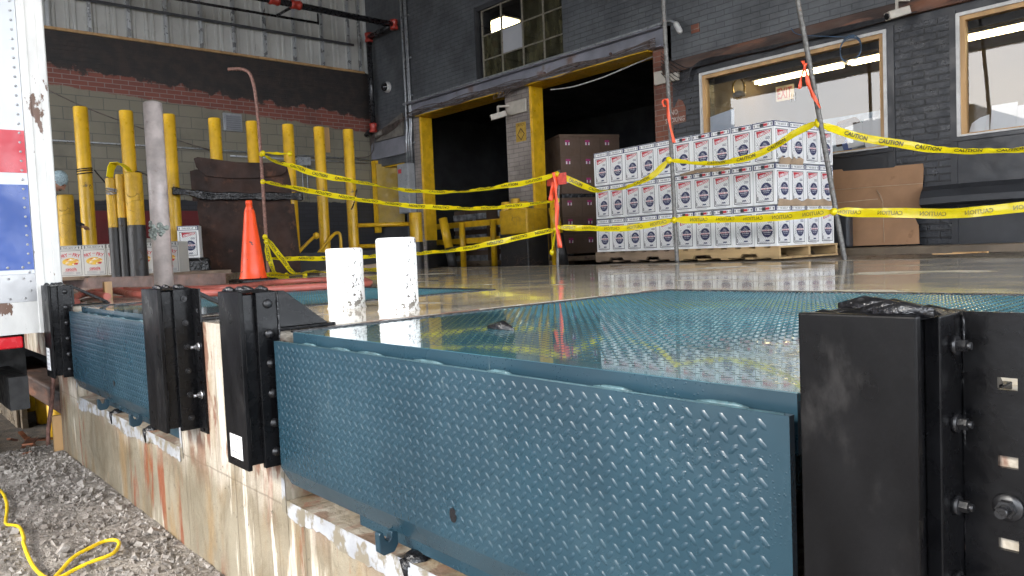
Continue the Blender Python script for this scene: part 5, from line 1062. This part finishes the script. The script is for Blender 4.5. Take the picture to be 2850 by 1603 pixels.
# ------------------------------------------------------------------ rebars
def rebar(label,pts,r,mt,rib=.035):
    t=thing('rebar_stake',label,'rebar',pts[0],'rebar stakes holding the caution tape');P=smooth(pts,10);mb=MB();mb.tube(P,r,10)
    L=0
    for a,b in zip(P,P[1:]):
        d=(b-a);L+=d.length
        while L>rib:
            L-=rib;c=b-d.normalized()*L;mb.lathe(c,[(r*.9,-.007),(r*1.17,-.003),(r*1.17,.003),(r*.9,.007)],9,up=d+Vector((.02,.03,.0)))
    return part('bar',mb,mt,t),t
rebar('rusty rebar stake with a hooked top beside the traffic cone',[(-9.23,4.06,-.02),(-9.235,4.06,.88),(-9.24,4.055,1.83),(-9.25,4.04,2.30),(-9.27,4.02,2.50),(-9.30,3.98,2.61),(-9.38,3.9,2.65),(-9.47,3.8,2.65)],.021,m_rebarred,.05)
b2_,t2_=rebar('short rebar stake with a red marker board in the middle of the dock',[(-6.49,6.55,-.02),(-6.475,6.57,.5),(-6.45,6.6,1.17)],.017,m_rebar,.04)
mb=MB();mb.box(-6.63,-6.30,6.565,6.575,.985,1.125);part('marker_board',mb,m_pink,t2_,.004)
rebar('tall straight rebar stake standing in front of the white cartons',[(-4.92,6.83,-.02),(-4.935,6.82,.92),(-4.95,6.8,2.05),(-4.97,6.78,3.2)],.023,m_rebar,.045)
rebar('tall leaning rebar stake at the right corner of the carton stack',[(-3.15,7.0,-.02),(-3.2,6.95,.43),(-3.29,6.86,1.27),(-3.36,6.77,1.95),(-3.42,6.70,2.5),(-3.50,6.62,3.2)],.023,m_rebar,.045)
rebar('rebar stake just beyond the right edge of the frame holding the tape ends',[(.2,7.3,-.02),(.2,7.3,1.3)],.02,m_rebar)
def flag(label,pts,w):
    mb=MB();P=smooth(pts,6);n=len(P);vs=[]
    for i,p in enumerate(P):
        a=.7+.9*math.sin(i*.33);vs+= [p-Vector((.75*math.cos(a),.66*math.sin(a),0)).normalized()*w/2*(1-.15*math.sin(i)),p+Vector((.75*math.cos(a),.66*math.sin(a),0)).normalized()*w/2]
    mb.add(vs,[(2*i,2*i+1,2*i+3,2*i+2) for i in range(n-1)],0,True);o=solo('flag_ribbon',mb,m_flag,label,'ribbon','orange ribbons tied to the rebar stakes')
    m=o.modifiers.new('thick','SOLIDIFY');m.thickness=.002;return o
flag('long orange ribbon knotted on the short rebar with the marker board',[(-6.47,6.53,1.14),(-6.45,6.54,1.02),(-6.46,6.535,.93),(-6.44,6.53,.75),(-6.45,6.53,.5),(-6.42,6.54,.22)],.055)
flag('second stubby tail of orange ribbon beside the marker board',[(-6.47,6.525,1.02),(-6.51,6.52,.9),(-6.53,6.52,.80)],.06)
flag('orange ribbon hanging from the tall straight rebar stake',[(-4.97,6.76,1.70),(-4.99,6.76,1.76),(-4.94,6.77,1.77),(-4.93,6.77,1.6),(-4.91,6.78,1.45),(-4.88,6.79,1.30)],.035)
flag('orange ribbon hanging from the leaning rebar stake',[(-3.39,6.74,1.85),(-3.36,6.74,1.75),(-3.34,6.75,1.62),(-3.30,6.77,1.5),(-3.26,6.80,1.40)],.035)
flag('short cut tail of orange ribbon on the leaning rebar stake',[(-3.36,6.74,1.82),(-3.40,6.73,1.70),(-3.42,6.73,1.60)],.03)
# ------------------------------------------------------------------ caution tape
def ribbon(label,pts,tw,text='CAUTION',mode='n',phase=.1,gap=.30,w=.072,flip=False,group='yellow caution tape strung between the stakes'):
    P=smooth(pts,8);n=len(P);t=thing('caution_tape',label,'caution tape',P[0],group)
    Ls=[0];sd0=R.uniform(0,6)
    for a,b in zip(P,P[1:]): Ls.append(Ls[-1]+(b-a).length)
    T=Ls[-1]
    def frame(s):
        s=max(0,min(T-1e-6,s));i=0
        while i<n-2 and Ls[i+1]<s:i+=1
        k=(s-Ls[i])/max(1e-6,Ls[i+1]-Ls[i]);p=P[i].lerp(P[i+1],k)
        d=(P[min(i+2,n-1)]-P[max(i-1,0)]).normalized()
        upv=Vector((0,0,1));upv=(upv-d*upv.dot(d)).normalized();nn=d.cross(upv)
        q=s/T*(len(tw)-1);j=min(int(q),len(tw)-2);a=math.radians(lerp(tw[j],tw[j+1],ss(q-j)))
        a+=.22*math.sin(s*5.1+sd0)+.10*math.sin(s*13.7+sd0*2);wv=upv*math.cos(a)+nn*math.sin(a);nv=d.cross(wv);return p,wv,nv
    m=max(10,int(T/.03));mb=MB();vs=[]
    for i in range(m+1):
        p,wv,nv=frame(T*i/m);rip=.004*math.sin(i*.55)
        e=min(1,.35+min(i,m-i)*.03/.16);cr=.004*math.sin(i*1.7+sd0)
        for c in(-.5,-.17,.17,.5): vs.append(p+wv*(w*c*e)+nv*(rip+cr*(c>.1)+.006*(abs(c)*2-.6)))
    mb.add(vs,[(4*i+k,4*i+k+1,4*i+k+5,4*i+k+4) for i in range(m) for k in range(3)],0,True)
    band=mb
    # small knot at each end
    for e in(P[0],P[-1]): mb=MB();mb.lathe(e,[(0,-.04),(.026,-.025),(.032,0),(.024,.025),(0,.035)],9,up=(.1,.1,1));part('knot',mb,m_tape,t)
    mb=band;s=phase;wd=.205
    while s+wd<T-.03:
        def fn(a,b,s=s):
            p,wv,nv=frame(s+wd/2+a);side=-1 if nv.dot(p-Vector((0,0,.22)))>0 else 1
            return p+wv*(b*(1 if not flip else -1)*min(1,.35+min(s+wd/2+a,T-s-wd/2-a)/.16))+nv*(side*.0095)
        mb.text(text,.052,fn,1,width=wd,bold=.02,mirror=(mode=='m')!=flip);s+=wd+gap*.33
    part('band',mb,[m_tape,m_ink if mode=='n' else m_inkback],t)
    return t
ribbon('upper caution tape from the hooked rebar down to the marker board, twisting midway',[(-9.22,4.06,1.57),(-9.11,4.18,1.47),(-8.91,4.37,1.38),(-8.71,4.54,1.28),(-8.31,4.9,1.15),(-7.92,5.26,1.03),(-7.53,5.61,.97),(-7.26,5.86,.97),(-6.92,6.16,1.01),(-6.68,6.38,1.05),(-6.47,6.57,1.12)],[-70,-30,-20,-45,-65,-62,-55,-50,-40,-30],w=.078)
ribbon('second caution tape below it, from the hooked rebar to the marker stake, lettering upside down',[(-9.23,4.06,1.22),(-8.9,4.37,1.11),(-8.42,4.81,.96),(-7.93,5.25,.84),(-7.53,5.61,.78),(-7.26,5.85,.75),(-7.0,6.09,.75),(-6.69,6.37,.77),(-6.47,6.57,.80)],[-50,-35,-38,-40,-42,-40,-50,-65],flip=True,w=.072)
ribbon('lowest caution tape running behind the two white posts to the marker stake',[(-9.22,4.07,.24),(-8.65,4.59,.21),(-8.25,4.96,.21),(-7.48,5.66,.24),(-7.08,6.01,.31),(-6.7,6.36,.40),(-6.48,6.56,.45)],[-55,-50,-45,-60,-40,-20,-10],flip=True)
ribbon('upper caution tape dipping from the marker board to the tall straight rebar',[(-6.45,6.57,1.12),(-6.26,6.59,1.03),(-5.93,6.65,.88),(-5.75,6.68,.86),(-5.44,6.74,.89),(-5.16,6.79,.99),(-4.96,6.79,1.13)],[-20,-10,-50,-60,-40,-20,-5],phase=.2)
ribbon('upper caution tape rising across the white cartons to the leaning rebar',[(-4.95,6.79,1.12),(-4.54,6.85,1.04),(-4.27,6.87,1.03),(-4.04,6.88,1.05),(-3.81,6.9,1.11),(-3.59,6.9,1.21),(-3.32,6.87,1.29)],[-30,-45,-55,-30,-12,0,5],phase=.45,gap=.4)
ribbon('upper caution tape dropping from the leaning rebar to the right edge',[(-3.31,6.86,1.27),(-2.98,6.95,1.11),(-2.66,7.0,1.01),(-2.32,7.05,.91),(-2.04,7.09,.87),(-1.75,7.13,.85),(-.8,7.2,.88),(.2,7.3,1.0)],[0,-10,-30,-45,-60,-55,-40,-20],phase=.25)
ribbon('lower caution tape seen from behind, from the marker stake to the tall straight rebar',[(-6.46,6.56,.47),(-6.07,6.63,.44),(-5.61,6.71,.41),(-5.18,6.77,.44),(-4.93,6.81,.47)],[-10,-15,-25,-10,0],mode='m',phase=.05)
ribbon('lower caution tape seen from behind, across the bottom row of white cartons',[(-4.92,6.80,.47),(-4.5,6.84,.45),(-4.12,6.87,.43),(-3.76,6.9,.43),(-3.22,6.93,.45)],[0,-20,-25,-10,0],mode='m',phase=.2,w=.08)
ribbon('lower caution tape seen from behind, running right from the leaning rebar along the black wall',[(-3.21,6.93,.45),(-2.95,6.99,.42),(-2.65,7.03,.40),(-2.25,7.08,.37),(-1.75,7.13,.39),(-.8,7.2,.44),(.2,7.3,.5)],[0,-5,0,0,0,0,0],mode='m',phase=.03,gap=.42,w=.086)
gl='loose caution tape ends at the hooked rebar'
ribbon('loose caution tape end hanging at the foot of the hooked rebar, lettered side out',[(-9.21,4.05,.46),(-9.20,4.06,.30),(-9.18,4.08,.18),(-9.12,4.12,.04),(-9.0,4.2,.02)],[30,20,10,20,30],gap=.1,phase=.05,group=gl)
ribbon('second loose tape end draped from the hooked rebar across to the floor',[(-9.22,4.04,.52),(-9.16,4.10,.40),(-9.06,4.17,.24),(-8.95,4.25,.06),(-8.8,4.35,.02)],[-60,-50,-40,-50,-60],gap=.08,phase=.03,group=gl)
ribbon('crumpled caution tape lying along the floor behind the red hose',[(-9.0,3.9,.05),(-8.7,4.1,.03),(-8.5,4.35,.06),(-8.2,4.5,.03),(-8.0,4.8,.055),(-7.7,4.95,.03)],[40,80,60,95,70,40],phase=.08,gap=.12,w=.09,group=gl)
ribbon('short curled tape tail behind the upper knot of the hooked rebar',[(-9.2,4.07,1.58),(-9.05,4.2,1.56),(-8.92,4.3,1.55)],[-60,-40,-70],text='C',phase=9,group=gl)
ribbon('short tape tail dangling below the marker board stake',[(-6.48,6.53,.45),(-6.52,6.53,.33),(-6.55,6.52,.17)],[20,30,60],text='CA',phase=9,group=gl)
# ------------------------------------------------------------------ person in a hair net
def person():
    t=thing('person','person in a blue hair net and dark jacket bending over by the left bollards','person',(-10.68,2.0,-.02))
    me=bpy.data.meshes.new('body')
    # stooping towards +Y/+X, looking down
    bx,by=-10.72,1.9
    J={'pel':(0,0,.86),'ab':(.02,.02,1.0),'ch':(.03,.04,1.14),'nk':(.035,.055,1.22),'hd':(.045,.085,1.27),
       'hipL':(-.09,.05,.82),'knL':(-.09,.10,.45),'anL':(-.09,.04,.06),'toL':(-.05,.16,.03),'hipR':(.09,-.05,.82),'knR':(.10,0,.45),'anR':(.09,-.06,.06),'toR':(.14,.06,.03),
       'shL':(-.13,.14,1.12),'elL':(-.15,.24,.88),'wrL':(-.02,.38,.78),'haL':(.02,.42,.75),'shR':(.17,-.02,1.12),'elR':(.22,.10,.87),'wrR':(.17,.30,.78),'haR':(.15,.36,.75)}
    E_=[('pel','ab'),('ab','ch'),('ch','nk'),('nk','hd'),('pel','hipL'),('hipL','knL'),('knL','anL'),('anL','toL'),('pel','hipR'),('hipR','knR'),('knR','anR'),('anR','toR'),('ch','shL'),('shL','elL'),('elL','wrL'),('wrL','haL'),('ch','shR'),('shR','elR'),('elR','wrR'),('wrR','haR')]
    RR={'pel':.14,'ab':.125,'ch':.135,'nk':.055,'hd':.06,'hipL':.095,'hipR':.095,'knL':.06,'knR':.06,'anL':.042,'anR':.042,'toL':.035,'toR':.035,'shL':.06,'shR':.06,'elL':.043,'elR':.043,'wrL':.028,'wrR':.028,'haL':.032,'haR':.032}
    K=list(J);vs=[(bx+J[k][0]-t.location.x,by+J[k][1]-t.location.y,J[k][2]-t.location.z) for k in K]
    me.from_pydata(vs,[(K.index(a),K.index(b)) for a,b in E_],[]);o=bpy.data.objects.new('body',me);C.objects.link(o);o.parent=t;me.materials.append(m_cloth)
    md=o.modifiers.new('skin','SKIN');sv=me.skin_vertices[0].data
    for i,k in enumerate(K): sv[i].radius=(RR[k],RR[k]*.85);sv[i].use_root=(k=='pel')
    md.use_smooth_shade=True;s_=o.modifiers.new('sub','SUBSURF');s_.levels=1;s_.render_levels=2
    # head: looking down and to the right of the picture
    hc=Vector((bx+.07,by+.15,1.30));fd=Vector((.42,.62,-.66)).normalized();up=Vector((.25,.45,.86));up=(up-fd*up.dot(fd)).normalized();sd_=fd.cross(up)
    mb=MB();rows=16;cols=22;vs=[]
    for j in range(rows+1):
        th=PI*j/rows
        for i in range(cols):
            ph=2*PI*i/cols;x_=math.sin(th)*math.cos(ph);y_=math.sin(th)*math.sin(ph);z_=math.cos(th)
            fx=.098*x_+(.018*max(0,x_)**6 if abs(z_)<.35 else 0);w_=.075*(1-.22*max(0,-z_));
            if x_>0: fx*=1-.12*max(0,z_)
            vs.append(hc+fd*(fx+.012*max(0,-z_))+sd_*(w_*y_)+up*(.118*z_))
    mb.add(vs,[(j*cols+i,j*cols+(i+1)%cols,(j+1)*cols+(i+1)%cols,(j+1)*cols+i) for j in range(rows) for i in range(cols)],0,True)
    def at(a,b,c): return hc+fd*a+sd_*b+up*c
    mb.tube([at(.092,0,.02),at(.108,0,-.01),at(.118,0,-.028),at(.10,0,-.036)],[.008,.011,.014,.008],7)
    for sgn in(-1,1): mb.lathe(at(.0,.076*sgn,-.01),[(0,0),(.028,.002),(.03,.008),(.02,.014),(0,.012)],10,up=sd_*sgn)
    head=part('head',mb,m_skin,t)
    mb=MB()
    for sgn in(-1,1): mb.lathe(at(.085,.032*sgn,.012),[(0,0),(.011,.004),(.008,.009),(0,.011)],9,up=fd)
    mb.tube([at(.088,-.025,-.062),at(.094,0,-.064),at(.088,.025,-.062)],.005,6);part('eyes_and_mouth',mb,m_lens,head)
    mb=MB();vs=[]
    for j in range(11):
        th=PI*.56*j/10
        for i in range(26):
            ph=2*PI*i/26;rj=1+.03*math.sin(i*2.7+j*1.9);x_=math.sin(th)*math.cos(ph);y_=math.sin(th)*math.sin(ph);z_=math.cos(th)
            vs.append(hc-fd*.012+fd*(.112*x_*rj)+sd_*(.092*y_*rj)+up*(.132*z_*rj+.012-.02*max(0,-x_)*math.sin(th)))
    mb.add(vs,[(j*26+i,j*26+(i+1)%26,(j+1)*26+(i+1)%26,(j+1)*26+i) for j in range(10) for i in range(26)],0,True);part('hair_net',mb,m_net,t)
    for sx,(hx,hy,hz) in(('haL',J['haL']),('haR',J['haR'])):
        mb=MB();b=Vector((bx+hx,by+hy,hz))
        for k in range(4):
            a=b+Vector((.018*(k-1.5),.01,0));L=(.055,.065,.06,.048)[k];mb.tube([a,a+Vector((0,L*.5,-.02)),a+Vector((0,L*.75,-.05))],[.009,.0085,.007],7)
        mb.tube([b+Vector((.03*(1 if sx=='haL' else -1),-.01,0)),b+Vector((.045*(1 if sx=='haL' else -1),.02,-.015)),b+Vector((.035*(1 if sx=='haL' else -1),.045,-.03))],[.010,.0095,.008],7)
        part('hand',mb,m_skin,t)
person()
# far building across the yard, seen only in the window reflections
t=thing('warehouse_building','long blue grey warehouse across the yard, mirrored in the office windows','building',(-40,-60,-1.16))
mb=MB();mb.box(-150,60,-75,-60,-1.16,8.5);part('walls',mb,m_far,t);mb=MB();mb.box(-151,61,-76,-59.8,8.5,9.2);part('roof_edge',mb,m_roof,t)
